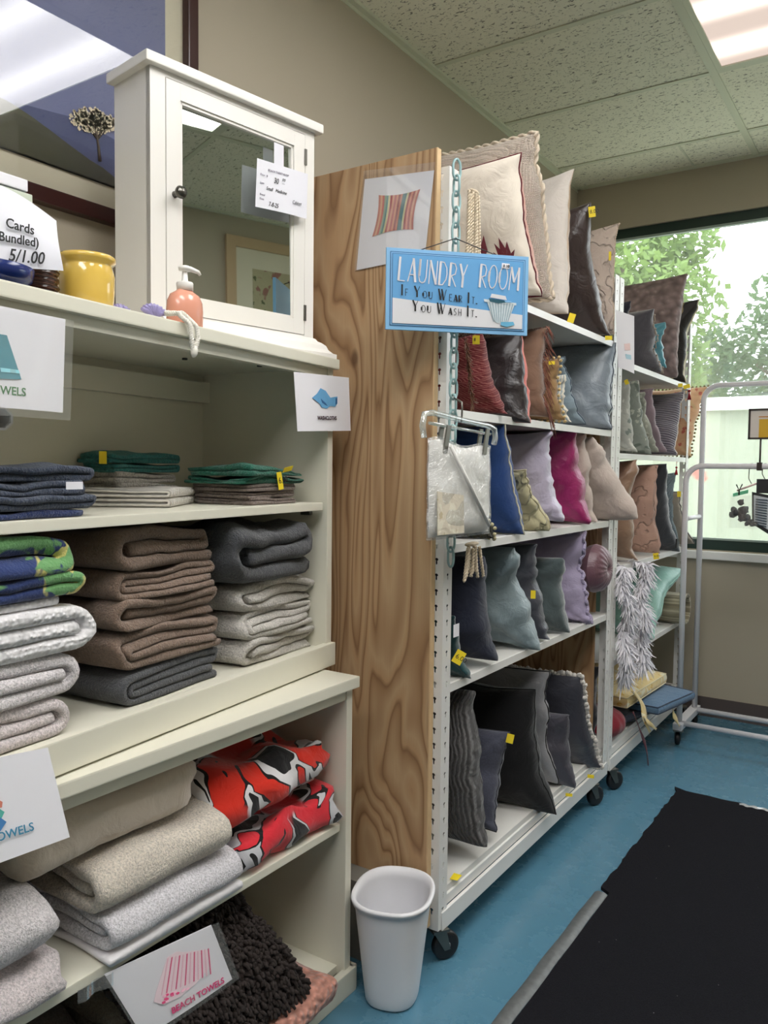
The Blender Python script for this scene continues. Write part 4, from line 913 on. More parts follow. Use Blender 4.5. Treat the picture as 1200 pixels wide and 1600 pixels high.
def caster(parent, x, y, rot, ztop=.085, r=.036):
    t_ = MB(); c, s = math.cos(rot), math.sin(rot)
    def fr(p): return V((x + p[0] * c - p[1] * s, y + p[0] * s + p[1] * c, p[2]))
    t_.box((-.022, -.022, ztop - .004), (.022, .022, ztop + .002), 0, fr)
    for e in (-.013, .013):
        t_.prism([fr((e, -.018, ztop - .004)), fr((e, .018, ztop - .004)), fr((e, .03, r - .006)), fr((e, .014, r - .008))], fr((e + .0016, 0, 0)) - fr((e, 0, 0)))
    cz = MB(); 
    cst = t_.build('caster', m_zinc, parent)
    def wf(p): return V(fr((p.z, .022 + p.x, p.y))) - V(fr((0, 0, 0)))
    wh = MB(); wh.lathe([(.024, -.010), (r - .003, -.010), (r, -.006), (r, .006), (r - .003, .010), (.024, .010)], fr((0, 0, r + .001)), 28, fr=wf); wheel = wh.build('tire', m_dark, cst)
    MB().lathe([(.0001, -.009), (.010, -.011), (.012, -.007), (.025, -.008), (.025, .008), (.012, .007), (.010, .011), (.0001, .009)], fr((0, 0, r + .001)), 24, fr=wf).build('hub', m_grey_hub, cst)
XF, XBK = -.950, -1.545
def rack(y0, y1, shelves, lab, ztop=1.945, front_rail_lab=None, base_top=.178):
    t = thing('shelving_rack', ((XF + XBK) / 2, (y0 + y1) / 2, 0), lab, 'shelving rack', 'white boltless shelving racks on casters')
    w_ = .040; tk = .002; zb = .090
    for (x, y, wdx, wdy) in ((XF, y0, -1, 1), (XF, y1, -1, -1), (XBK, y0, 1, 1), (XBK, y1, 1, -1)):
        mb = MB()
        slotted(mb, (x, y, zb), (0, wdy, 0), (0, 0, 1), w_, ztop - zb, tk * (1 if (x == XF) == (wdy > 0) else -1))
        slotted(mb, (x, y, zb), (wdx, 0, 0), (0, 0, 1), w_, ztop - zb, tk * (1 if (x == XF) == (wdy > 0) else -1))
        mb.build('post', m_metal, t)
    for z in shelves:
        mb = MB().box((XBK + .004, y0 + .008, z - .012), (XF - .006, y1 - .008, z), .001)
        s_ = mb.build('shelf', m_shelf, t)
        MB().box((XF - .010, y0 + .042, z - .022), (XF - .002, y1 - .042, z - .001)).build('shelf_beam', m_metal, s_); MB().box((XBK + .002, y0 + .042, z - .022), (XBK + .010, y1 - .042, z - .001)).build('shelf_beam', m_metal, s_)
    MB().box((XF - .006, y0 + .012, .086), (XF + .004, y1 - .0, .132), .001).build('base_rail', m_metal, t); MB().box((XBK - .004, y0, .086), (XBK + .006, y1, .132)).build('base_rail', m_metal, t)
    MB().box((XF - .020, y0 + .005, .134), (XF - .006, y1 - .005, .160), .002).build('base_beam', m_metal, t)
    MB().box((XBK + .004, y0 + .006, .160), (XF - .012, y1 - .006, base_top), .002).build('deck', m_shelf, t)
    return t
r1_ = rack(1.690, 2.965, [1.705, 1.380, 1.049, .702], 'white slotted steel shelving rack on casters with a plywood end panel, full of cushions')
pn = MB().box((-1.585, 1.668, .10), (-.975, 1.686, 1.985), .0008).build('end_panel', m_wood, r1_); pn['label'] = 'plywood end panel with swirling grain'
ed = MB().box((-.975, 1.668, .10), (-.972, 1.686, 1.985)).build('panel_edge', m_plyedge, pn)
pn = MB().box((-1.54, 2.935, .20), (-1.0, 2.947, 1.66)).build('divider_panel', m_wood, r1_); pn['label'] = 'plywood divider at the far end'
for (x, y, rt) in ((-.965, 1.712, -.55), (-.965, 2.84, -.45), (-1.52, 1.73, .2), (-1.52, 2.9, .4)): caster(r1_, x, y, rt)
r2_ = rack(2.985, 4.10, [1.650, 1.300, .865, .508], 'white slotted steel shelving rack on casters standing by the window, full of cushions')
for (x, y, rt) in ((-.955, 3.03, -.55), (-.90 - .03, 3.80 + .25, .3), (-1.52, 3.05, .2), (-1.52, 4.05, .4)): caster(r2_, x, y, rt)

# ================================================================ CUSHIONS
def cushion(name, lab, bf, tf, w, T, mat, yaw=0, pin=.10, trim=None, tm=None, back=None, seed=1, zmin=None, cat='cushion', group=None, sidek=.5, wr=1.0, bow=None, sides='FTBK', tr=.003, bx=None, tx=None, backdz=(0, 0), N=30, name_trim=None, split=None, fat=.72):
    A = V(bf); B = V(tf)
    if zmin is not None and A.z < zmin + .003: A.z = zmin + .003
    d = V((-w * math.cos(yaw), w * math.sin(yaw), 0))
    D = A + d + V((0, 0, backdz[0])); C = B + d + V((0, 0, backdz[1]))
    if zmin is not None: D.z = max(D.z, zmin + .003)
    up_ = (B - A).normalized(); nrm = up_.cross(d.normalized()).normalized()
    if nrm.y > 0: nrm = -nrm       # towards the camera end
    T *= 1.12
    R = random.Random(seed); ph = [R.uniform(0, 6.28) for _ in range(8)]; bow = R.uniform(-.012, .016) if bow is None else bow
    def seam(u, v):
        x = u * (1 - pin * (1 - v * v)); y = v * (1 - pin * (1 - u * u) * .8)
        a = (x + 1) / 2; b = (y + 1) / 2
        p = (D * (1 - a) + A * a) * (1 - b) + (C * (1 - a) + B * a) * b
        return p + nrm * (.018 * noise.noise(V((u * 1.3 + seed, v * 1.3, 2))) + bow * (1 - v * v)) + d.normalized() * (.016 * noise.noise(V((seed, v * 2.0, u))) + .007 * noise.noise(V((seed * 3, v * 7, u))) + 0) * wr
    def th(u, v):
        e = max(0, (1 - u ** 2)) ** .5 * max(0, (1 - v ** 2)) ** .5
        return (e ** fat) * (1 - .12 * v)
    def wrk(u, v, side_=1):
        s_ = 0
        for i, (cu, cv) in enumerate(((1, 1), (1, -1), (-1, 1), (-1, -1))):
            du, dv = u - cu, v - cv; r = math.hypot(du, dv); a = math.atan2(dv, du); s_ += math.sin(a * 9 + ph[i] + r * 2) * math.exp(-r * 2.0) * .7 * min(1, r * 5)
        s_ += .5 * noise.noise(V((u * 2.5 + seed * 5, v * 2.5, 0))); s_ += .35 * noise.noise(V((u * 6 + seed * 5, v * 6, 0)))
        pk = max(0, (abs(u) - .75)) * 4; s_ += (.9 * noise.noise(V((seed, v * 9, side_ * 3))) + .25 * math.sin(v * 31 + ph[4] + 5 * math.sin(v * 4 + ph[6]))) * pk * (1 - abs(v))
        pt = max(0, (abs(v) - .75)) * 4; s_ += .7 * noise.noise(V((u * 9, seed, side_ * 5))) * pt * (1 - abs(u))
        return s_ * .015 * wr
    us = [math.sin(PI / 2 * (-1 + 2 * i / N)) for i in range(N + 1)]
    def surf(side, k):
        mb = MB(); vs = []; uv = []
        for v in us:
            for u in us:
                t_ = th(u, v); off = side * (T * k * t_ + wrk(u, v, side) * t_)
                vs.append(seam(u, v) + nrm * off); uv.append(((u + 1) / 2, (v + 1) / 2))
        M_ = N + 1; fs = [(j * M_ + i, j * M_ + i + 1, (j + 1) * M_ + i + 1, (j + 1) * M_ + i) for j in range(N) for i in range(N)]
        mb.add(vs, fs, True, uv); return mb
    org = (A + D) / 2
    k1, k2 = (.5, .5) if not back else (sidek, 1 - sidek)
    if zmin is not None: pass
    def clampz(mb):
        if zmin is not None:
            for p in mb.v:
                if p.z < zmin + .0015 and p.x < XF + .02: p.z = zmin + .0015
        return mb
    if back:
        o = clampz(surf(1, k1)).build(name, mat, None, org); clampz(surf(-1, k2)).build('back_panel', back, o)
    else:
        mb = surf(1, k1); m2 = surf(-1, k2); b0 = len(mb.v); mb.add(m2.v, [f[::-1] for f in m2.f], True, [m2.uv[i] for i in range(len(m2.v))]); o = clampz(mb).build(name, mat, None, org)
        bm = bmesh.new(); bm.from_mesh(o.data); bmesh.ops.remove_doubles(bm, verts=bm.verts[:], dist=.0002); bm.to_mesh(o.data); bm.free()
    fix_normals(o)
    tag(o, lab, cat, group)
    per = {'F': [seam(1, v / 20) for v in range(-20, 21)], 'T': [seam(u / 20, 1) for u in range(20, -21, -1)], 'K': [seam(-1, v / 20) for v in range(20, -21, -1)], 'B': [seam(u / 20, -1) for u in range(-20, 21)]}
    o_info = dict(seam=seam, nrm=nrm, per=per, A=A, B=B, C=C, D=D)
    if trim:
        mb = MB(); loop = []
        for k in sides: loop += per[k][:-1] if len(sides) == 4 else per[k]
        cen = (A + B + C + D) / 4
        if trim == 'piping': mb.tube(loop, tr, 6, closed=len(sides) == 4)
        elif trim == 'rope':
            if len(sides) == 4: loop = loop + [loop[0]]
            twist(mb, loop, tr, 2, tr * 6)
        elif trim in ('fringe', 'tassel', 'fur', 'pompom', 'ruffle', 'shag'):
            dist = 0; step = {'fringe': .0035, 'tassel': .03, 'fur': .006, 'pompom': .018, 'ruffle': .006, 'shag': .004}[trim]; last = 0
            segs = list(zip(loop, loop[1:]))
            for a, b in segs:
                L = (b - a).length; x_ = 0
                while dist + L - last >= step:
                    x_ = last + step - dist; last += step; p = a.lerp(b, max(0, min(1, x_ / L))); out = (p - cen).normalized()
                    if trim == 'fringe':
                        q = p + out * .006 + V((R.gauss(0, .002), R.gauss(0, .003), 0)); mb.tube([p, q, q + out * tr * .5 + V((R.gauss(0, .003), R.gauss(0, .004), -tr * .8 - R.random() * tr * .4))], [.0011, .0011, .0008], 4)
                    elif trim == 'fur': mb.blob(p + out * .003 + V((R.gauss(0, .002), R.gauss(0, .002), R.gauss(0, .002))), R.uniform(.006, .010), 6, 4, .5, R.random() * 9)
                    elif trim == 'shag':
                        for _ in range(2): q = p + out * R.uniform(.008, .02) + V((R.gauss(0, .006), R.gauss(0, .006), R.gauss(0, .006))); mb.tube([p, q], [.0012, .0007], 4)
                    elif trim == 'pompom': mb.blob(p + out * .008, .0055, 7, 5, .2)
                    elif trim == 'ruffle': mb.blob(p + out * .004 + nrm * .006 * math.sin(last * 160), (.007, .006, .008), 6, 4, .3, R.random() * 5)
                    elif trim == 'tassel':
                        q = p + V((.006, 0, 0)); mb.blob(q + V((0, 0, -.004)), .0045, 6, 4)
                        for _ in range(9): mb.tube([q + V((0, 0, -.007)), q + V((R.gauss(0, .004), R.gauss(0, .004), -.030))], [.0012, .001], 4)
                dist += L
        c_ = mb.build(name_trim or {'piping': 'piping', 'rope': 'cord_trim', 'fringe': 'fringe', 'tassel': 'tassel_trim', 'fur': 'fur_trim', 'pompom': 'pompom_trim', 'ruffle': 'ruffle', 'shag': 'fringe'}[trim], tm or mat, o)
        o['trim'] = trim; del o['trim']
    return o, o_info
def ytag(o, u, v, x, w=.02, h=.028, rot=0, txt=None):
    p = at_x(u, v, x); n_ = (EYE - p); n_.z *= .3; n_ = n_.normalized(); xd = V((0, 0, 1)).cross(n_).normalized(); yd = n_.cross(xd); c, s = math.cos(rot), math.sin(rot)
    return yellow_tag(o, p, xd * c + yd * s, yd * c - xd * s, w, h, txt=txt)

S1, S2, S3, S4, S0 = 1.705, 1.380, 1.049, .702, .178
def C(lab, b, t_, w, T, mat, xb=-.93, xt=-.97, z=None, **k):
    return cushion(k.pop('name', 'cushion'), lab, at_x(b[0], b[1], xb), at_x(t_[0], t_[1], xt), w, T, mat, zmin=z, **k)
G = 'cushions on the near rack'; G2 = 'cushions on the rack by the window'
F = fab
o, i1 = C('large beige woven cushion with thick rope trim, at the back of the top shelf', (866, 466), (840, 206), .46, .13, F('beige_woven_stripe', (212, 198, 184), 'knit', sc=1.0), xb=-.955, xt=-.975, z=S1, trim='rope', tm=F('beige_rope', (206, 192, 172)), tr=.0095, seed=1, group=G, pin=.06, yaw=-.05)
o, i1 = C('off-white cushion with dark red tulips and a rose edge, behind the laundry sign', (847, 462), (812, 239), .40, .15, F('ivory_linen', (224, 214, 200), 'plain'), xb=-.925, xt=-.95, z=S1, back=F('rose_satin', (206, 150, 132), 'satin'), sidek=.40, trim='piping', tm=F('maroon_cord', (92, 24, 32)), tr=.003, seed=2, group=G, pin=.07)
# tulips: dark red petals following the cover
def tulip(o, i, u0, v0, s, kind):
    mb = MB(); m = F('maroon_felt', (96, 18, 34), 'velvet'); seam = i['seam']; nrm = i['nrm']
    pets = [(-.5, .5, .5), (0, .8, .55), (.5, .5, .5)] if kind == 0 else [(-.7, .1, .5), (-.4, .45, .55), (0, .65, .6), (.4, .45, .55), (.7, .1, .5)]
    for k, (dx, dy, ln) in enumerate(pets):
        a = (u0, v0); tip = (u0 + dx * s, v0 + (dy + .5) * s * 1.5); mid = ((a[0] + tip[0]) / 2, (a[1] + tip[1]) / 2); pw = .22 * s
        ring = [a, (mid[0] - pw, mid[1]), tip, (mid[0] + pw, mid[1])]
        lift = lambda q: seam(*q) + nrm * (.168 * .40 * max(0, (1 - q[0] ** 2)) ** .36 * max(0, (1 - q[1] ** 2)) ** .36 * (1 - .12 * q[1]) + .014 + .0006 * k)
        mb.prism([lift(q) for q in ring], nrm * .002)
    mb.build('tulip_applique', m, o)
tulip(o, i1, .34, -.47, .30, 0); tulip(o, i1, .72, -.50, .24, 1)
o, _ = C('off-white cushion with a gold satin back next to the dark brown one', (888, 490), (898, 264), .42, .12, F('pale_grey_linen', (206, 198, 190), 'plain'), xb=-.935, xt=-.95, z=S1, back=F('gold_satin', (176, 138, 92), 'satin'), sidek=.35, seed=3, group=G, pin=.08)
ytag(o, 893, 497, -.915, rot=-.3)
o, _ = C('dark brown satin cushion with a yellow tag on its top corner', (955, 524), (922, 316), .42, .14, F('dark_brown_satin', (50, 36, 34), 'satin'), xb=-.925, xt=-.955, z=S1, seed=4, group=G, pin=.12)
ytag(o, 925, 331, -.945, .022, .034, rot=.1, txt='8.00'); ytag(o, 951, 528, -.915, .024, .014)
o, _ = C('quilted beige cushion at the window end of the top shelf', (959, 521), (969, 350), .40, .10, F('quilted_beige', (188, 172, 160), 'quilt', sc=1.4), xb=-.94, xt=-.945, z=S1, trim='rope', tm=F('quilt_cord', (196, 178, 160)), tr=.003, seed=5, group=G, pin=.05)
ytag(o, 953, 400, -.935, .008, .03)
# second shelf
o, _ = C('maroon geometric cushion with a brown fringe under the laundry sign', (793, 650), (752, 520), .34, .12, F('maroon_geometric', (104, 32, 36), 'geo', (156, 98, 90), 3.2), xb=-.93, xt=-.98, z=S2, trim='shag', tm=F('brown_fringe', (118, 76, 52)), sides='TK', seed=6, group=G)
ytag(o, 744, 531, -.95, .018, .022, txt='8')
mb = MB(); R = random.Random(5)
for k in range(160):
    v = R.random(); p = at_x(727 + 12 * v, 528 + 120 * v, -.965); q = p + V((R.uniform(.0, .012), R.gauss(0, .008), R.gauss(-.012, .006))); mb.tube([p, q], [.0016, .001], 4)
mb.build('fringe', MATS['brown_fringe'], o)
o, _ = C('black cushion with a coral pink side leaning on the second shelf', (829, 671), (818, 521), .38, .13, F('black_cotton', (34, 24, 26), 'satin'), xb=-.905, xt=-.95, z=S2 - .02, back=F('coral_cotton', (206, 104, 92)), sidek=.42, seed=7, group=G, pin=.06)
o, _ = C('copper brown cushion with long tassel fringe beside the black and coral one', (858, 652), (856, 512), .36, .10, F('copper_brown', (122, 94, 76), 'velvet'), xb=-.94, xt=-.95, z=S2, trim='fringe', tm=F('rust_fringe', (136, 84, 68)), tr=.045, sides='FT', seed=8, group=G)
o, _ = C('small gold cushion with a crochet edge on the second shelf', (883, 657), (874, 560), .30, .07, F('gold_cotton', (160, 128, 88)), xb=-.935, xt=-.945, z=S2, trim='pompom', tm=F('straw_crochet', (206, 180, 128)), seed=9, group=G)
ytag(o, 862, 567, -.935, .018, .010)
o, _ = C('small striped blue grey cushion in front of the pale blue one', (893, 660), (884, 585), .28, .06, F('blue_cream_stripe', (160, 172, 178), 'stripes', (216, 210, 196), 1.6), xb=-.935, xt=-.945, z=S2, seed=10, group=G)
o, _ = C('flat pale blue cushion with piping on the second shelf', (915, 663), (884, 556), .34, .07, F('pale_blue_cotton', (134, 150, 160)), xb=-.93, xt=-.965, z=S2, trim='piping', tm=F('dark_blue_piping', (84, 98, 112)), tr=.0025, seed=11, group=G)
o, _ = C('large blue grey satin cushion at the post, second shelf', (956, 671), (962, 536), .42, .16, F('blue_grey_satin', (128, 138, 148), 'satin'), xb=-.935, xt=-.945, z=S2, trim='piping', tm=F('slate_piping', (84, 92, 104)), tr=.0025, seed=12, group=G, pin=.05, fat=.7)
# third shelf
o, i3 = C('blue cushion with white snowflakes and cream piping on the third shelf', (822, 832), (788, 663), .40, .14, F('royal_blue_cotton', (38, 68, 122)), xb=-.93, xt=-.955, z=S3, trim='piping', tm=F('cream_piping', (206, 200, 180)), tr=.003, seed=13, group=G, pin=.04)
mb = MB(); R = random.Random(3)
for (u, v, s) in ((.35, .35, .09), (.40, -.15, .10), (.55, .0, .06), (.28, -.5, .07)):
    lift = lambda q: i3['seam'](*q) + i3['nrm'] * (.07 * max(0, (1 - q[0] ** 2)) ** .25 * max(0, (1 - q[1] ** 2)) ** .25 + .008)
    for k in range(6):
        a = PI * k / 3; e = (u + s * math.cos(a), v + s * 1.2 * math.sin(a)); mb.tube([lift((u, v)), lift(e)], .0018, 4)
        for sg in (-.6, .6): mm = (u + s * .6 * math.cos(a), v + s * .72 * math.sin(a)); mb.tube([lift(mm), lift((mm[0] + s * .3 * math.cos(a + sg), mm[1] + s * .36 * math.sin(a + sg)))], .0014, 4)
mb.build('snowflake_embroidery', F('white_thread', (226, 224, 220)), o)
o, _ = C('small cream quilted cushion with scalloped edge on the third shelf', (858, 828), (822, 734), .26, .07, F('cream_quilt', (196, 188, 152), 'quilt', sc=1.2), xb=-.925, xt=-.955, z=S3, trim='piping', tm=F('cream_cord', (190, 180, 146)), tr=.003, seed=14, group=G)
o, _ = C('pale lavender satin cushion next to the magenta one', (880, 816), (863, 673), .40, .14, F('lavender_satin', (186, 178, 200), 'satin'), xb=-.93, xt=-.955, z=S3, seed=15, group=G, wr=1.6)
o, _ = C('magenta cushion on the third shelf', (922, 820), (903, 671), .40, .14, F('magenta_cotton', (150, 24, 94), 'satin'), xb=-.93, xt=-.955, z=S3, seed=16, group=G, wr=1.4)
o, _ = C('beige gauze cushion standing upright behind the tilted one', (935, 815), (916, 677), .40, .11, F('beige_gauze', (204, 188, 178), 'gauze'), xb=-.94, xt=-.96, z=S3, seed=17, group=G)
o, _ = cushion('cushion', 'beige gauze cushion tilted out over the shelf edge', at_x(996, 811, -.855), at_x(928, 682, -.955), .36, .13, F('blush_gauze', (212, 196, 186), 'gauze'), zmin=None, seed=18, group=G, yaw=.22, pin=.08)
o, _ = C('bright pink cushion half hidden behind the tilted beige one', (950, 800), (946, 700), .30, .06, F('hot_pink_cotton', (176, 34, 100)), xb=-.99, xt=-.99, z=S3, seed=19, group=G)
# beaded little cushion
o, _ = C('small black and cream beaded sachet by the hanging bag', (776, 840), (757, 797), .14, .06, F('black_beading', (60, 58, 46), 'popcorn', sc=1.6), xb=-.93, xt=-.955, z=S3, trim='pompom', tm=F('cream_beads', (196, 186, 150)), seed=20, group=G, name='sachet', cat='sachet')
ytag(o, 757, 789, -.935, .012, .012)
# fourth shelf
o, _ = C('teal velvet cushion corner poking out at the left end of the fourth shelf', (735, 1062), (712, 960), .22, .05, F('teal_velvet', (16, 62, 66), 'velvet'), xb=-.935, xt=-.965, z=S4 - .006, seed=21, group=G)
ytag(o, 717, 1027, -.925, .024, .034, rot=-.5, txt='6.00')
o, _ = C('dark navy cushion at the left of the fourth shelf with a white label', (776, 1034), (757, 868), .40, .15, F('dark_navy_cotton', (36, 40, 56)), xb=-.925, xt=-.955, z=S4, seed=22, group=G, pin=.06)
p = at_x(713, 985, -.945); MB().grid(lambda u, v: p + V((0, (u - .5) * .03, (v - .5) * .032)), 2, 2).build('care_label', m_paper, o)
o, _ = C('steel blue grey satin cushion slumped on the fourth shelf', (847, 1019), (804, 855), .42, .15, F('steel_blue_satin', (122, 138, 144), 'satin'), xb=-.915, xt=-.965, z=S4, seed=23, group=G, wr=1.8, pin=.12)
o, _ = C('charcoal blue cushion with a yellow tag on its front seam', (859, 1000), (839, 850), .40, .12, F('charcoal_blue', (66, 68, 78), 'satin'), xb=-.93, xt=-.955, z=S4, seed=24, group=G, wr=1.6)
ytag(o, 833, 929, -.93, .014, .024)
o, _ = C('small slate green velvet cushion beside the lilac ruffled one', (889, 995), (878, 872), .34, .11, F('slate_green_velvet', (76, 88, 90), 'velvet'), xb=-.93, xt=-.945, z=S4, seed=25, group=G, pin=.05)
o, _ = C('pale lilac cushion with a ruffled edge on the fourth shelf', (924, 978), (912, 833), .40, .12, F('lilac_cotton', (172, 162, 190)), xb=-.935, xt=-.955, z=S4, trim='ruffle', tm=F('lilac_cotton', (172, 162, 190)), seed=26, group=G, wr=1.6)
# round cushion
c = at_x(930, 888, -.965)
t = thing('round_cushion', c - V((0, 0, .085)), 'round mauve pleated cushion with a button, by the far post', 'cushion', G)
mb = MB()
def rf(u, v):
    a = u * 2 * PI; r = v; pl_ = 1 + .05 * math.sin(a * 20) * (r); z = .055 * (1 - r ** 3) ** .6 * (1 - .55 * math.exp(-r * 9)) * pl_
    rr = .088 * r; return c + V((z, 0, 0)) + V((0, math.cos(a) * rr, math.sin(a) * rr))
mb.grid(rf, 80, 14); mb.grid(lambda u, v: V((2 * c.x - rf(1 - u, v).x, rf(1 - u, v).y, rf(1 - u, v).z)), 80, 14); fix_normals(mb.build('cover', F('mauve_satin', (112, 78, 88), 'satin'), t))
MB().blob(c + V((.028, 0, 0)), (.006, .012, .012), 12, 6).build('button', MATS['mauve_satin'], t)
# base deck
o, _ = C('charcoal crinkled cushion with ribbed stripes at the left of the base', (763, 1322), (742, 1080), .40, .15, F('charcoal_crinkle', (84, 82, 82), 'crinkle', sc=1.4), xb=-.925, xt=-.955, z=S0, seed=30, group=G, pin=.04)
o, _ = C('dark grey blue cushion leaning behind the crinkled one', (775, 1300), (797, 1144), .36, .11, F('grey_blue_denim', (72, 74, 88), 'denim'), xb=-.955, xt=-.945, z=S0, seed=31, group=G, trim='piping', tm=F('dark_slate_piping', (48, 50, 60)), tr=.002)
ytag(o, 797, 1154, -.935, .02, .026, rot=-.2)
o, _ = C('large plain black cushion in the middle of the base', (870, 1271), (834, 1080), .44, .16, F('plain_black_cotton', (18, 18, 20)), xb=-.905, xt=-.955, z=S0 - .02, seed=32, group=G, pin=.08, trim='piping', tm=F('black_piping', (14, 14, 16)), tr=.0025)
o, _ = C('silver grey satin cushion behind the large black one', (872, 1225), (858, 1050), .42, .09, F('silver_satin', (150, 150, 154), 'satin'), xb=-.965, xt=-.965, z=S0, seed=33, group=G, trim='piping', tm=F('black_piping', (14, 14, 16)), tr=.0025)
o, _ = C('small charcoal cushion in front of the fur edged one', (899, 1231), (889, 1117), .28, .08, F('small_charcoal_satin', (72, 70, 80), 'satin'), xb=-.92, xt=-.935, z=S0 - .003, seed=34, group=G, trim='piping', tm=F('grey_piping', (110, 108, 116)), tr=.0025)
ytag(o, 889, 1242, -.925, .022, .01)
o, _ = C('charcoal cushion with a white fur edge at the end of the base', (940, 1207), (909, 1057), .42, .12, F('charcoal_sateen', (62, 62, 72), 'satin'), xb=-.915, xt=-.955, z=S0 - .015, seed=35, group=G, trim='fur', tm=F('white_fur', (214, 208, 202)), pin=.05)
ytag(o, 923, 1213, -.915, .022, .012)
o, _ = C('black cushion at the far end of the base near the post', (936, 1175), (940, 1042), .40, .10, F('soft_black_velvet', (26, 26, 32), 'velvet'), xb=-.985, xt=-.985, z=S0, seed=36, group=G)
p = at_z(708, 1369, S0 + .003); o = MB().prism([p + V((0, -.018, 0)), p + V((.02, -.014, 0)), p + V((.016, .018, -.001)), p + V((-.006, .015, 0))], (0, 0, .0008)).build('price_tag', m_yel, None, p); tag(o, 'yellow price tag lying on the base deck at the near post', 'tag')
p = at_x(936, 960, -.93)
# ---------------------------------------------------------------- rack 2 cushions
T1, T2, T3, T4, T0 = 1.650, 1.300, .865, .508, .178
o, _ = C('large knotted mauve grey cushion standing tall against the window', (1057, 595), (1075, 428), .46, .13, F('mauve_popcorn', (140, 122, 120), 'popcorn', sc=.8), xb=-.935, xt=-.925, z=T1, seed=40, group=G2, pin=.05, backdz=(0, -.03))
o, i4 = C('dark grey velvet cushion with beaded tassels on the top shelf by the window', (1036, 592), (1022, 482), .36, .12, F('grey_velvet', (78, 76, 82), 'velvet'), xb=-.93, xt=-.945, z=T1, seed=41, group=G2, trim='tassel', tm=F('beige_tassel', (176, 162, 148)), sides='F', fat=.6)
o, _ = C('small turquoise cushion edge between the grey velvet and knotted ones', (1041, 575), (1040, 503), .24, .05, F('turquoise_satin', (92, 156, 170), 'satin'), xb=-.935, xt=-.935, z=T1, seed=42, group=G2)
o, _ = C('black faux leather cushion with gold stripes at the end of the top shelf', (1072, 598), (1092, 467), .40, .11, F('black_leather_stripe', (34, 32, 30), 'bandstripe', (150, 136, 96), .5, rough=.4), xb=-.945, xt=-.905, z=T1, seed=43, group=G2, pin=.14)
ytag(o, 1073, 604, -.925, .03, .018, rot=.3)
o, _ = C('dark navy cushion seen behind the slotted post on the top shelf', (985, 575), (986, 470), .34, .07, F('navy_felt', (36, 38, 48), 'velvet'), xb=-.985, xt=-.985, z=T1, seed=44, group=G2)
# second shelf
o, _ = C('grey leaf patterned cushion right behind the post, second shelf by the window', (997, 706), (984, 596), .36, .08, F('grey_leaf_print', (176, 178, 170), 'floral', (120, 130, 124), 1.0, c3=(206, 206, 198)), xb=-.93, xt=-.955, z=T2, seed=45, group=G2)
ytag(o, 979, 597, -.93, .014, .018, rot=.4)
o, _ = C('grey green floral cushion, second along on the window rack', (1019, 711), (998, 594), .36, .09, F('grey_green_floral', (138, 144, 136), 'floral', (186, 188, 176), 1.1, c3=(100, 108, 100)), xb=-.925, xt=-.955, z=T2, seed=46, group=G2)
o, _ = C('pale sage patterned cushion, third along on the window rack', (1030, 707), (1008, 612), .34, .07, F('sage_print', (150, 152, 140), 'floral', (180, 180, 166), 1.5, c3=(126, 124, 112)), xb=-.93, xt=-.955, z=T2, seed=47, group=G2)
o, _ = C('dusty mauve cushion next to the striped ruched one', (1042, 707), (1022, 606), .36, .08, F('dusty_mauve', (136, 118, 126)), xb=-.93, xt=-.95, z=T2, seed=48, group=G2)
o, _ = C('grey ruched cushion with horizontal folds and white piping', (1058, 717), (1070, 613), .38, .12, F('grey_ruched', (104, 100, 110), 'hstripes', (140, 134, 144), 1.3), xb=-.925, xt=-.93, z=T2, seed=49, group=G2, trim='piping', tm=F('white_piping', (216, 212, 208)), tr=.003)
ytag(o, 1063, 602, -.925, .02, .016)
o, i5 = C('peach floral cushion with pompom edge at the window end', (1081, 714), (1105, 604), .38, .11, F('peach_floral', (206, 164, 128), 'floral', (176, 96, 80), 1.0, c3=(200, 170, 130)), xb=-.935, xt=-.895, z=T2, seed=50, group=G2, trim='pompom', tm=F('olive_pompom', (128, 112, 78)))
# red tassels hang from the ruched cushion corners
def red_tassel(u, v, x, s, lab):
    p = at_x(u, v, x); t = thing('tassel', p, lab, 'tassel', 'red tassels'); R = random.Random(int(u))
    MB().blob(p + V((0, 0, -.008 * s)), .006 * s, 8, 6).build('tassel_head', F('crimson_thread', (150, 16, 34)), t); mb = MB()
    for k in range(26): a = R.uniform(0, 6.28); r = R.random() * .010 * s; mb.tube([p + V((0, 0, -.012 * s)), p + V((math.cos(a) * r, math.sin(a) * r, -.045 * s))], [.002 * s, .0015 * s], 4)
    mb.tube([p + V((0, 0, .02)), p], .0012, 5); mb.build('tassel_skirt', MATS['crimson_thread'], t)
red_tassel(1077, 608, -.915, 1.1, 'plump red tassel beside the peach floral cushion, just under the top shelf')
red_tassel(1057, 728, -.92, .9, 'thin red tassel hanging from the second shelf above the yellow tag')
# third shelf
o, _ = C('gold tan satin cushion behind the slotted post, third shelf by the window', (997, 876), (995, 718), .40, .12, F('tan_satin', (150, 120, 98), 'satin'), xb=-.93, xt=-.94, z=T3, seed=51, group=G2, wr=1.5)
o, _ = C('peach quilted cushion in the middle of the third shelf by the window', (1031, 864), (1027, 728), .38, .10, F('peach_quilt', (192, 156, 140), 'quilt', sc=1.3), xb=-.935, xt=-.94, z=T3, seed=52, group=G2, pin=.04, trim='piping', tm=F('peach_piping', (196, 160, 146)), tr=.003)
ytag(o, 1025, 869, -.915, .022, .026, rot=.2, txt='8.00')
o, _ = C('dark charcoal velvet cushion beside the peach quilted one', (1062, 866), (1042, 724), .40, .11, F('dark_charcoal_velvet', (52, 56, 62), 'velvet'), xb=-.92, xt=-.945, z=T3 - .01, seed=53, group=G2)
p = at_x(1058, 848, -.915); MB().box((p.x - .003, p.y - .016, p.z - .022), (p.x + .003, p.y + .016, p.z + .018)).build('care_label', m_dark, o)
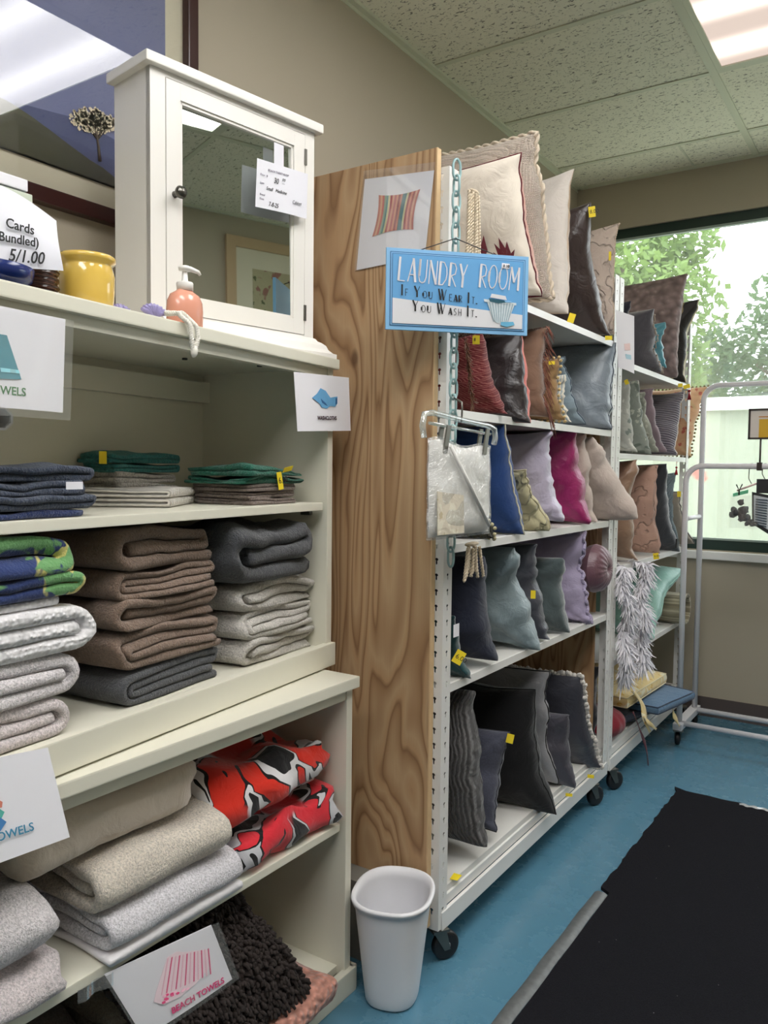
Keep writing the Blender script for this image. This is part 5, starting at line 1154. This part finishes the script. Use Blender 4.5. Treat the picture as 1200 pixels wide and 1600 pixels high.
o, _ = C('pale blue knitted cushion edge, third shelf by the window', (1062, 850), (1055, 738), .36, .07, F('pale_blue_knit', (152, 168, 176), 'knit'), xb=-.94, xt=-.945, z=T3, seed=54, group=G2)
o, _ = C('greige cushion with dark piping leaning out at the window end of the third shelf', (1085, 850), (1062, 768), .36, .09, F('greige_linen', (168, 158, 144)), xb=-.90, xt=-.93, z=T3, seed=55, group=G2, trim='piping', tm=F('dark_grey_piping', (70, 66, 66)), tr=.003)
ytag(o, 1061, 772, -.915, .016, .026)
# fourth shelf: mint cushion leaning, striped roll
A = at_x(1019, 996, -.92); B = at_x(1069, 888, -.91)
def lens():
    o, i = cushion('cushion', 'mint green satin cushion with piping leaning on the fourth shelf', at_x(1020, 1000, -.93), at_x(1069, 888, -.91), .40, .12, F('mint_satin', (134, 178, 166), 'satin'), zmin=T4, seed=60, group=G2, yaw=.1, pin=.12, trim='piping', tm=F('mint_piping', (150, 190, 178)), tr=.003, backdz=(.0, .02)); return o
lens()
c0 = V((-1.05, 3.93, T4 + .070)); mb = MB()
def roll(u, v):
    a = u * 2 * PI * 1.6; r = .068 - .014 * u + .002 * math.sin(v * 9); p = V((-.90 - v * .36, 3.95 + math.cos(a) * r + .05 * v, T4 + .072 + math.sin(a) * r * .98)); return p + noise.noise_vector(V((u * 5, v * 4, 0))) * .006
mb.grid(roll, 70, 16)
o = mb.build('rolled_cushion', F('cream_stripe_weave', (196, 186, 160), 'vstripes3', (150, 140, 116), 1.0, c3=(120, 112, 96)), None, c0); 
md = o.modifiers.new('thickness', 'SOLIDIFY'); md.thickness = .010; md.offset = -1
tag(o, 'rolled cream striped cushion pad at the end of the fourth shelf', 'cushion', G2)
# feather boas
def boa(x, y0, top, bot, lab, seed, w_=.028):
    R = random.Random(seed); t = thing('feather_boa', (x, y0, bot), lab, 'feather boa', 'white feather boas'); mf_ = F('white_feather', (240, 238, 244)); cord = MB(); pts = []
    for k in range(25):
        z = top + (bot - top) * k / 24; pts.append(V((x + .012 * math.sin(k * .6 + seed), y0 + .018 * math.sin(k * .45 + seed) + (.02 * k / 24), z)))
    pts = [V((x - .12, y0, top + .004)), V((x - .03, y0, top + .010))] + pts
    cord.tube(pts, .003, 5); cord.build('cord', mf_, t); mb = MB()
    for k in range(1500):
        i = R.randrange(1, len(pts) - 1); p = pts[i].lerp(pts[i + 1], R.random()); a = R.uniform(0, 2 * PI); el = R.gauss(-.4, .45); d = V((math.cos(a) * math.cos(el), math.sin(a) * math.cos(el), math.sin(el))); L = R.uniform(.03, .062)
        if d.x < 0: d.x *= .5
        q1 = p + d * L * .5; q2 = p + d * L + V((0, 0, -L * .35)); s = d.cross(V((R.gauss(0, 1), R.gauss(0, 1), R.gauss(0, 1)))).normalized()
        mb.add([p - s * .0008, p + s * .0008, q1 + s * .0042, q2 + s * .001, q2 - s * .001, q1 - s * .0042], [(0, 1, 2, 5), (5, 2, 3, 4)], True)
    q = mb.build('feathers', mf_, t); q['kind'] = 'stuff'
boa(-.925, 3.06, .862, .42, 'white feather boa hanging beside the slotted post, left of two', 3)
boa(-.915, 3.24, .862, .44, 'white feather boa hanging next to the mint cushion, right of two', 7)
# base deck cushions
def boxcush(name, cs, th_, mat, lab, tilt=(0, 0, 0, 0), pm=None):
    """cs: four bottom corners"""
    cs = [V(p) for p in cs]; c = sum(cs, V()) / 4; mb = MB(); N = 14
    def P(u, v): 
        a, b = u, v; return (cs[0] * (1 - a) + cs[1] * a) * (1 - b) + (cs[3] * (1 - a) + cs[2] * a) * b
    vs = []; uv = []
    def top(u, v): e = (1 - (2 * u - 1) ** 8) * (1 - (2 * v - 1) ** 8); return P(u, v) + V((0, 0, th_ * (.84 + .16 * e) + .006 * e + .003 * noise.noise(V((u * 5, v * 5, c.y)))))
    mb.grid(top, N, N); mb.grid(lambda u, v: P(1 - u, v), N, N)
    for (f, g) in ((lambda s: (s, 0), 0), (lambda s: (1, s), 0), (lambda s: (1 - s, 1), 0), (lambda s: (0, 1 - s), 0)):
        def side(s, h, f=f):
            u, v = f(s); p = P(u, v); q = top(u, v); r = p.lerp(q, h); out = (r - c); out.z = 0; return r + out.normalized() * .006 * math.sin(h * PI)
        mb.grid(side, N, 5)
    o = mb.build(name, mat, None, V((c.x, c.y, min(p.z for p in cs)))); tag(o, lab, 'cushion', G2)
    fix_normals(o)
    for hh in (0, 1):
        per = []
        for f in (lambda s: (s, 0), lambda s: (1, s), lambda s: (1 - s, 1), lambda s: (0, 1 - s)):
            for k in range(8): u, v = f(k / 8); per.append(top(u, v) if hh else P(u, v))
        MB().tube(per, .003, 5, closed=True).build('piping', pm or mat, o)
    return o
yf = F('yellow_floral_canvas', (222, 198, 140), 'floral', (206, 166, 84), .9, c3=(226, 218, 190))
red = MB(); c = V((-1.0, 3.14, T0))
c = V((-1.04, 3.10, T0 + .060))
def redf(u, v):
    a = u * 2 * PI; b = (v - .5) * PI; rr = .125 * math.cos(b) ** .8 * (1 + .02 * math.sin(a * 14)); return c + V((math.cos(a) * rr * .9, math.sin(a) * rr, .058 * math.sin(b)))
o = fix_normals(MB().grid(redf, 60, 16).build('round_cushion', F('crimson_cloth', (122, 16, 34)), None, c - V((0, 0, .058)))); tag(o, 'crimson pleated cushion on the base deck by the post', 'cushion', G2)
boxcush('seat_cushion', [(-1.36, 3.36, .235), (-.86, 3.33, .238), (-.78, 3.60, .255), (-1.30, 3.85, .235)], .034, F('blue_denim_canvas', (84, 112, 140), 'denim'), 'blue denim seat cushion on the base deck with a yellow tag', pm=F('navy_piping', (40, 54, 76)))
o = boxcush('seat_cushion', [(-1.32, 3.22, .206), (-.98, 3.19, .208), (-.92, 3.44, .205), (-1.28, 3.56, .204)], .030, F('navy_canvas', (34, 42, 62), 'denim'), 'navy seat cushion squeezed under the yellow floral one')
boxcush('seat_cushion', [(-1.26, 3.42, .179), (-.99, 3.46, .179), (-.97, 3.98, .179), (-1.24, 4.02, .179)], .024, F('taupe_canvas', (136, 124, 116)), 'taupe flat pad at the window end of the base deck')
o = boxcush('seat_cushion', [(-1.24, 3.14, .300), (-.945, 3.19, .285), (-.90, 3.60, .305), (-1.22, 3.68, .312)], .046, yf, 'yellow floral box cushion on top of the pile on the base deck', pm=F('cream_edge', (222, 208, 170)))
p = at_x(1039, 1101, -.80)
# ribbons
def ribbon(pts, w_, m, name, lab, cat='ribbon', wdir=V((0, 1, 0))):
    pts = [V(p) for p in pts]; n_ = len(pts) - 1
    def f(u, v):
        k = min(n_ - 1, int(v * n_)); fr_ = v * n_ - k; p0 = pts[max(0, k - 1)]; p1 = pts[k]; p2 = pts[k + 1]; p3 = pts[min(n_, k + 2)]
        q = .5 * ((2 * p1) + (p2 - p0) * fr_ + (2 * p0 - 5 * p1 + 4 * p2 - p3) * fr_ ** 2 + (-p0 + 3 * p1 - 3 * p2 + p3) * fr_ ** 3)
        return q + wdir * (u - .5) * w_ + V((.004 * math.sin(v * 9 + u * 3), 0, 0))
    o = MB().grid(f, 3, 30).build(name, m, None, pts[0]); md = o.modifiers.new('thickness', 'SOLIDIFY'); md.thickness = .0014; tag(o, lab, cat); return o
ribbon([at_x(988, 1078, -.93), at_x(1003, 1100, -.915), at_x(1008, 1125, -.90), at_x(1016, 1145, -.89)], .045, yf, 'fabric_tie', 'yellow floral fabric tie drooping over the deck edge, wide one', 'tie')
ribbon([at_x(1006, 1118, -.90), at_x(1014, 1130, -.885), at_x(1026, 1140, -.88)], .035, yf, 'fabric_tie', 'short yellow floral tie end pointing toward the aisle', 'tie')
ribbon([at_x(988, 1112, -.93), at_x(1000, 1140, -.915), at_x(1008, 1165, -.91), at_x(1013, 1196, -.905)], .012, F('dark_red_ribbon', (110, 24, 36), 'satin'), 'fabric_tie', 'thin dark red ribbon hanging down to the floor', 'tie')
ribbon([at_x(1050, 1103, -.84), at_x(1054, 1120, -.83), at_x(1062, 1135, -.825)], .030, yf, 'fabric_tie', 'yellow floral tie hanging under the blue denim cushion', 'tie')
# ================================================================ SIGN, CHAIN, BAG
def link_chain(x, y, ztop, n_, m, name, lab):
    mb = MB(); z = ztop; L = .036
    for k in range(n_):
        a = []; wv = .0115; hv = .0185
        for j in range(20):
            t_ = 2 * PI * j / 20; ca, sa = math.cos(t_), math.sin(t_); hx = wv * ca; hz = hv * sa + (.005 if sa > 0 else -.005)
            if k % 2: a.append(V((x + hx * .9, y - hx * .45, z - .02 + hz)))
            else: a.append(V((x + hx * .35, y + hx * .9, z - .02 + hz)))
        mb.tube(a, .0031, 7, closed=True); z -= L
    o = mb.build(name, m, None, (x, y, z)); tag(o, lab, 'chain'); return z
m_chain = plain('pale_teal_plastic', (150, 182, 184), .35)
CX, CY = -.922, 1.672
link_chain(CX, CY, 1.945, 26, m_chain, 'plastic_chain', 'pale teal plastic chain hanging down the near corner post of the rack')
L0 = V((-1.010, 1.515, 0)); L1 = V((-.775, 1.755, 0)); xd = (L1 - L0).normalized(); yd = V((0, 0, 1)); n = V((xd.y, -xd.x, 0)); zb, zt = 1.545, 1.725
sg = thing('hanging_sign', (L0 + L1) / 2 + V((0, 0, zb)), 'blue and white LAUNDRY ROOM sign hanging from the chain', 'sign')
def sq(u, v, l=0): return L0.lerp(L1, u) + V((0, 0, zb + (zt - zb) * v)) + n * l
m_sb = plain('sky_blue_sign', (98, 162, 214), .5, var=.03); m_sl = plain('light_blue_edge', (130, 184, 226), .5); m_sd = plain('deep_blue_line', (40, 98, 150), .5); m_sw = plain('sign_white', (216, 216, 220), .55, var=.02)
MB().prism([sq(0, 0), sq(1, 0), sq(1, 1), sq(0, 1)], n * -.008).build('board', m_sl, sg)
def rect(u0, v0, u1, v1, l, m, name): MB().prism([sq(u0, v0, l), sq(u1, v0, l), sq(u1, v1, l), sq(u0, v1, l)], n * .0005).build(name, m, sg)
rect(.025, .045, .975, .955, .0004, m_sd, 'border_line'); rect(.030, .055, .970, .945, .0010, m_sl, 'border_band'); rect(.038, .068, .962, .932, .0016, m_sd, 'inner_line'); rect(.042, .075, .958, .925, .0022, m_sb, 'blue_ground')
MB().prism([sq(.042, .075, .003), sq(.958, .075, .003), sq(.958, .255, .003), sq(.042, .385, .003)], n * .0004).build('white_ground', m_sw, sg)
h = .052
strokes('LAUNDRY', h, sq(.08, .60, .003), xd + V((0, 0, -.05)), yd, m_sw, sg, sx=.64, thin=.055, thick=.15, gap=.22, slant=.12, lift=.001)
strokes('ROOM', h, sq(.645, .575, .003), xd + V((0, 0, -.03)), yd, m_sw, sg, sx=.62, thin=.055, thick=.15, gap=.18, slant=.12, lift=.001)
strokes('If You Wear It.', .024, sq(.105, .418, .004), xd + V((0, 0, -.06)), yd, m_ink, sg, sx=.98, thin=.05, thick=.16, gap=.34, slant=.0, small=.62, lift=.001)
strokes('You Wash It.', .024, sq(.18, .232, .004), xd + V((0, 0, -.045)), yd, m_ink, sg, sx=.98, thin=.05, thick=.16, gap=.36, slant=.0, small=.62, lift=.001)
# basket picture
m_bk = plain('painted_basket', (206, 216, 220), .6, var=.2, vs=120); m_bks = plain('painted_basket_shade', (132, 160, 172), .6); m_tl = plain('painted_teal_cloth', (26, 84, 100), .6)
def poly(pts, l, m, name): MB().prism([sq(u, v, l) for u, v in pts], n * .0004).build(name, m, sg)
poly([(.70, .40), (.90, .38), (.86, .20), (.83, .14), (.77, .14), (.74, .20)], .0042, m_bk, 'painted_basket'); poly([(.675, .43), (.91, .40), (.91, .37), (.68, .395)], .005, m_bk, 'painted_basket_rim')
for k in range(9): u = .715 + k * .021; poly([(u, .39), (u + .005, .39), (.77 + (u - .80) * .6 + .032, .15), (.77 + (u - .80) * .6 + .028, .15)], .0052, m_bks, 'painted_basket_weave')
poly([(.71, .44), (.83, .42), (.84, .40), (.78, .385), (.72, .40)], .0056, m_tl, 'painted_cloth'); poly([(.73, .50), (.83, .48), (.84, .43), (.72, .45)], .006, m_sw, 'painted_linen'); poly([(.82, .43), (.87, .42), (.88, .40), (.83, .40)], .006, m_sl, 'painted_linen')
poly([(.80, .15), (.89, .16), (.90, .12), (.84, .09), (.80, .11)], .0058, plain('painted_soap', (98, 170, 204), .6), 'painted_soap_bar')
MB().prism([sq(.80, .83, .004), sq(.857, .825, .004), sq(.858, .89, .004), sq(.802, .895, .004)], n * .0005).build('price_sticker', m_paper, sg); text_mesh('$ 10', .0085, sq(.809, .84, .0055), xd, yd, m_ink, sg, bold=.0003)
ap = V((CX + .006, CY - .012, 1.765)); MB().tube([sq(.22, .99, -.004), ap], .0012, 5).tube([ap, sq(.78, .99, -.004)], .0012, 5).build('hanging_string', m_dark, sg)
# wrapped package on a clear clip hanger
BP0, BP1 = V((-.885, 1.495, 0)), V((-.868, 1.765, 0)); bx = (BP1 - BP0).normalized(); bn = V((bx.y, -bx.x, 0))
zt_, zb_ = 1.300, 1.078
hg = thing('clip_hanger', V((-.877, 1.63, 1.33)), 'clear plastic clip hanger hooked on the chain', 'hanger')
m_clear = film('clear_acrylic', .22, .25, c=(.95, 1, 1)); c = (BP0 + BP1) / 2
def hp_(s, z, l=0): return c + bx * s + bn * l + V((0, 0, z))
mb = MB(); mb.tube([hp_(-.150, 1.300), hp_(-.156, 1.325), hp_(-.150, 1.350), hp_(-.12, 1.355), hp_(0, 1.345), hp_(.12, 1.338), hp_(.150, 1.332), hp_(.156, 1.31), hp_(.150, 1.295)], .007, 8); mb.tube([hp_(-.13, 1.332), hp_(0, 1.325), hp_(.13, 1.318)], .004, 6); mb.build('bar', m_clear, hg)
m_cl2 = plain('grey_clear_plastic', (196, 210, 212), .2, spec=.7)
mb = MB(); mb.tube([hp_(0, 1.34), hp_(.002, 1.37), hp_(0, 1.385), V((CX + .004, CY - .002, 1.40)), V((CX, CY + .006, 1.41)), V((CX - .004, CY + .012, 1.40))], .0022, 7); mb.build('hook', m_zinc, hg)
for s in (-.075, .095):
    mb = MB().box((-.008, -.006, 1.268), (.008, -.002, 1.330), .001, lambda q, s=s: hp_(s + q.x + (q.z - 1.30) * .25, q.z, -q.y + .006)).box((-.008, .002, 1.268), (.008, .006, 1.330), .001, lambda q, s=s: hp_(s + q.x + (q.z - 1.30) * .25, q.z, -q.y - .004)); mb.build('clip', m_zinc, hg)
pk = thing('wrapped_curtain', hp_(0, zb_), 'white fabric panel in a clear plastic bag clipped to the hanger', 'package')
def bagf(s_, off, inset=0):
    def f(u, v):
        s = (u - .5) * (.272 - inset); z = zb_ + inset / 2 + (zt_ - .012 * u - zb_ - inset) * v; e = max(0, 1 - (2 * u - 1) ** 6) * max(0, 1 - (2 * v - 1) ** 6)
        return hp_(s, z + (.006 * math.sin(u * 9) if v > .95 else 0), s_ * (off * e * (1.2 - .5 * v)) + .004 * noise.noise(V((u * 5, v * 5, s_ * 3))))
    return f
mwf = F('white_package_fabric', (226, 224, 220)); mb = MB().grid(bagf(1, .016, .012), 24, 24).grid(bagf(-1, .016, .012), 24, 24); fix_normals(mb.build('folded_fabric', mwf, pk))
MB().prism([hp_(-.12, 1.09, .0175), hp_(-.015, 1.09, .0195), hp_(-.02, 1.175, .0195), hp_(-.12, 1.185, .0155)], bn * .002).build('printed_fabric', F('cream_motif', (206, 196, 176), 'floral', (186, 172, 140), 1.2, c3=(216, 210, 190)), pk)
MB().tube([hp_(-.07, 1.285, .016), hp_(.0, 1.20, .023), hp_(.10, 1.10, .020)], [.004, .005, .004], 6).build('fabric_fold', mwf, pk)
mb = MB().grid(bagf(1, .021), 24, 24).grid(bagf(-1, .021), 24, 24); fix_normals(mb.build('plastic_bag', film('crinkled_clear_bag', .12, .16, rough=.12), pk))
# twisted cord fringe
def cords(p0, n_, L, sp, lab, seed):
    R = random.Random(seed); t = MB(); p0 = V(p0)
    for k in range(n_):
        a = p0 + V((R.uniform(-.006, .010), sp * (k / n_ - .5), -.01 * R.random())); dy = sp * .7 * (k / n_ - .5); twist(t, [a, a + V((.002, dy * .4, -L * .5)), a + V((R.gauss(.004, .003), dy + R.gauss(0, .003), -L * R.uniform(.85, 1.05)))], .0042, 2, .016)
    t.blob(p0 + V((0, 0, .0)), (.008, sp * .48, .006), 12, 6, .2); o = t.build('cord_tieback', F('beige_cord', (206, 190, 166)), None, p0 - V((0, 0, L))); tag(o, lab, 'tieback', 'twisted cord tiebacks'); return o
cords(at_x(737, 850, -.915), 9, .075, .075, 'beige twisted cord tassel hanging below the plastic bag', 2)
cords(at_x(741, 300, -.935), 9, .22, .045, 'beige twisted cord bundle hanging behind the chain above the laundry sign', 4)
# poster on the plywood
q = [at_y(570, 280, 1.664), at_y(690, 272, 1.664), at_y(672, 424, 1.664), at_y(557, 422, 1.664)]
q[1] = V((-.978, 1.664, 1.932)); q[2] = V((-1.0, 1.664, 1.737)); 
o, at, xd2, yd2, n2 = card('poster', q, 'laminated sheet with a picture of a striped cushion pinned to the plywood panel', 'poster', m=m_paper)
def stripe_mat():
    t = NT('printed_striped_cushion'); co = t.coord('UV'); sep = t.n('ShaderNodeSeparateXYZ'); t.l(co, sep.inputs[0])
    cols = [(190, 110, 96), (214, 164, 130), (196, 96, 90), (150, 170, 150), (70, 130, 130), (210, 200, 150), (170, 60, 70), (210, 150, 120), (180, 80, 84), (206, 140, 110), (150, 60, 66), (200, 130, 110), (80, 120, 124), (60, 110, 120), (206, 196, 150), (160, 70, 76), (214, 140, 118), (170, 84, 84), (210, 160, 136), (180, 96, 90)]
    f = t.math('ADD', sep.outputs[0], 0.0)
    t.color(t.ramp(f, [(k / len(cols), lin(c)) for k, c in enumerate(cols)], 'CONSTANT')); t.set(Roughness=.7); return t.m
mb = MB()
def pf(u, v):
    uu = 2 * u - 1; vv = 2 * v - 1; x = .22 + .60 * u; y = .20 + .46 * v; x = .52 + (x - .52) * (1 - .10 * (1 - vv * vv)) - .02 * vv; y = .43 + (y - .43) * (1 - .12 * (1 - uu * uu)); return at(x, y) + n2 * .0003
mb.grid(pf, 16, 16); mb.build('printed_cushion', stripe_mat(), o)
ox = MB().grid(lambda u, v: at(-.02 + 1.03 * u, -.09 + 1.1 * v) + n2 * .0012, 2, 2).build('plastic_sleeve', m_film, o)
# small sheet on the far post
q = [at_x(963, 487, -.93), at_x(988, 496, -.935), at_x(992, 562, -.925), at_x(964, 578, -.925)]
q = [at_x(962, 484, -.925), at_x(991, 494, -.885), at_x(991, 584, -.885), at_x(966, 574, -.925)]
o, at, _a, _b, n3 = card('paper_notice', q, 'white paper notice stuck on the slotted post between the racks', 'notice', bend=.006)
flat([(.35, .55), (.7, .5), (.72, .62), (.38, .66)], at, plain('faint_pink_print', (232, 206, 204), .7), o, 'printed_patch', n3); flat([(.4, .72), (.75, .7), (.76, .78), (.42, .8)], at, plain('faint_blue_print', (178, 212, 226), .7), o, 'printed_patch', n3)

# ================================================================ GARMENT RACK
gr = thing('garment_rack', (.0, 3.85, 0), 'white tubular two level garment rack standing before the window', 'garment rack')
def bend_rail(y, z, x0, xr, r=.013):
    pts = [V((x0, y, .10)), V((x0 - .003, y, z - .10))]
    for k in range(9): a = PI / 2 * k / 8; pts.append(V((x0 + .07 * (1 - math.cos(a)) - .003, y, z - .07 + .07 * math.sin(a))))
    pts.append(V((xr, y, z))); return pts
MB().tube(bend_rail(3.73, 1.258, -.868, .62), .0125, 12).build('front_rail', m_tube, gr)
MB().tube(bend_rail(4.0, 1.635, -.862, .62), .0125, 12).build('rear_rail', m_tube, gr)
MB().box((-.885, 3.68, .075), (-.845, 4.05, .105), .003).build('foot', m_tube, gr); MB().box((.60, 3.68, .075), (.64, 4.05, .105), .003).build('foot', m_tube, gr)
MB().tube([(-.86, 3.73, .098), (.62, 3.73, .098)], .012, 10).build('base_tube', m_tube, gr); MB().tube([(-.86, 3.985, .098), (.62, 3.985, .098)], .012, 10).build('base_tube', m_tube, gr)
MB().tube([(-.866, 3.735, 1.022), (-.866, 3.995, 1.022)], .010, 10).build('cross_tube', m_tube, gr)
MB().tube([(.62, 3.73, .1), (.62, 3.73, 1.26)], .0125, 10).build('upright', m_tube, gr); MB().tube([(.62, 4.0, .1), (.62, 4.0, 1.636)], .0125, 10).build('upright', m_tube, gr)
for (x, y) in ((-.865, 3.70), (-.865, 4.03), (.62, 3.70), (.62, 4.03)): caster(gr, x, y, .3, .075, .029)
# sign on the rail
sgn = thing('sign_holder', (-.575, 3.73, 1.27), 'small framed sign with a yellow patch on a stem clamped to the garment rail', 'sign')
m_fr = plain('dark_pewter', (70, 62, 60), .4, metal=.5); a0, b0 = -.622, 1.372; a1, b1 = -.42, 1.502
MB().box((a0, 3.722, b0), (a0 + .008, 3.734, b1)).box((a1 - .008, 3.722, b0), (a1, 3.734, b1)).box((a0, 3.722, b0), (a1, 3.734, b0 + .008)).box((a0, 3.722, b1 - .008), (a1, 3.734, b1)).build('frame', m_fr, sgn)
MB().box((a0 + .008, 3.726, b0 + .008), (a1 - .008, 3.731, b1 - .008)).build('card', plain('warm_white_card', (222, 214, 206), .6), sgn)
MB().box((a0 + .042, 3.7245, b0 + .008), (a1 - .03, 3.726, b0 + .085)).build('yellow_patch', plain('golden_yellow_print', (222, 176, 44), .6), sgn)
MB().box((a0 + .04, 3.7245, b0 + .093), (a1 - .03, 3.726, b0 + .097)).build('orange_line', plain('orange_print', (200, 130, 50), .6), sgn)
MB().tube([(-.572, 3.728, 1.372), (-.572, 3.728, 1.27)], .004, 8).build('stem', m_fr, sgn); MB().box((-.582, 3.712, 1.24), (-.562, 3.745, 1.275), .002).build('clamp', m_fr, sgn)
# hangers with accessories
def hanger_card(x, lab, dark, ztop=1.20):
    t = thing('card_pack', (x, 3.70, ztop - .2), lab, 'accessory pack', 'packs hanging from the garment rail')
    MB().tube([(x, 3.73, 1.272), (x - .012, 3.725, 1.265), (x - .012, 3.72, ztop + .02), (x, 3.715, ztop)], .002, 6).build('wire_hook', m_zinc, t)
    if dark:
        MB().box((x - .03, 3.700, ztop - .06), (x + .022, 3.706, ztop), .002, lambda p: p).build('header_card', plain('black_card', (40, 40, 44), .5), t)
        MB().prism([V((x - .045, 3.69, ztop - .055)), V((x + .035, 3.70, ztop - .07)), V((x + .045, 3.70, ztop - .245)), V((x - .040, 3.69, ztop - .19))], (0, .008, 0)).build('tray', MATS['black_card'], t)
        MB().prism([V((x - .037, 3.688, ztop - .068)), V((x + .022, 3.695, ztop - .08)), V((x + .026, 3.695, ztop - .215)), V((x - .032, 3.688, ztop - .178))], (0, .003, 0)).build('insert', plain('silver_insert', (208, 214, 222), .3), t)
        for k in range(11): z = ztop - .085 - k * .0105; MB().tube([(x - .028, 3.685, z), (x + .016, 3.692, z - .004 - k * .0006)], .0026, 6).build('comb_tooth', plain('slate_plastic', (74, 92, 108), .4), t)
    else:
        MB().tube([(x - .055, 3.71, ztop - .032), (x + .03, 3.71, ztop + .004)], .004, 6).build('pink_hanger_arm', plain('pale_pink_plastic', (226, 190, 190), .3), t)
        MB().box((x - .07, 3.705, ztop - .05), (x - .01, 3.709, ztop - .035), 0, lambda p: V((p.x, p.y, p.z + (p.x - x + .04) * .3))).build('green_strip', plain('mint_plastic_strip', (110, 206, 160), .3), t)
        for s in (-.045,): MB().tube([(x + s - .012, 3.70, ztop - .005), (x + s, 3.70, ztop - .03), (x + s + .012, 3.70, ztop - .003)], .003, 6).tube([(x + s, 3.70, ztop - .03), (x + s, 3.70, ztop - .05)], .0035, 6).build('clip', m_dark, t)
        mb = MB(); R = random.Random(8)
        for k in range(16): mb.blob((x - .04 + R.gauss(0, .016), 3.69 + R.gauss(0, .006), ztop - .13 + R.gauss(0, .016)), (.014, .010, .013), 8, 5, .6, k)
        for k in range(6): mb.blob((x + .01 + R.gauss(0, .008), 3.69 + R.gauss(0, .004), ztop - .165 + R.gauss(0, .007)), (.010, .008, .009), 7, 5, .6, k + 30)
        mb.build('scrunchies', plain('charcoal_scrunchie', (66, 66, 68), .6, var=.4, vs=80), t)
        MB().grid(lambda u, v: V((x - .075 + .11 * u, 3.675 + .006 * math.sin(u * 7), ztop - .05 - .14 * v)), 8, 6).build('clear_bag', m_film, t)
hanger_card(-.60, 'clear bag of dark scrunchies on a pink hanger, hanging from the garment rail', False, 1.185)
hanger_card(-.548, 'black comb pack hanging from the garment rail at the right', True, 1.205)
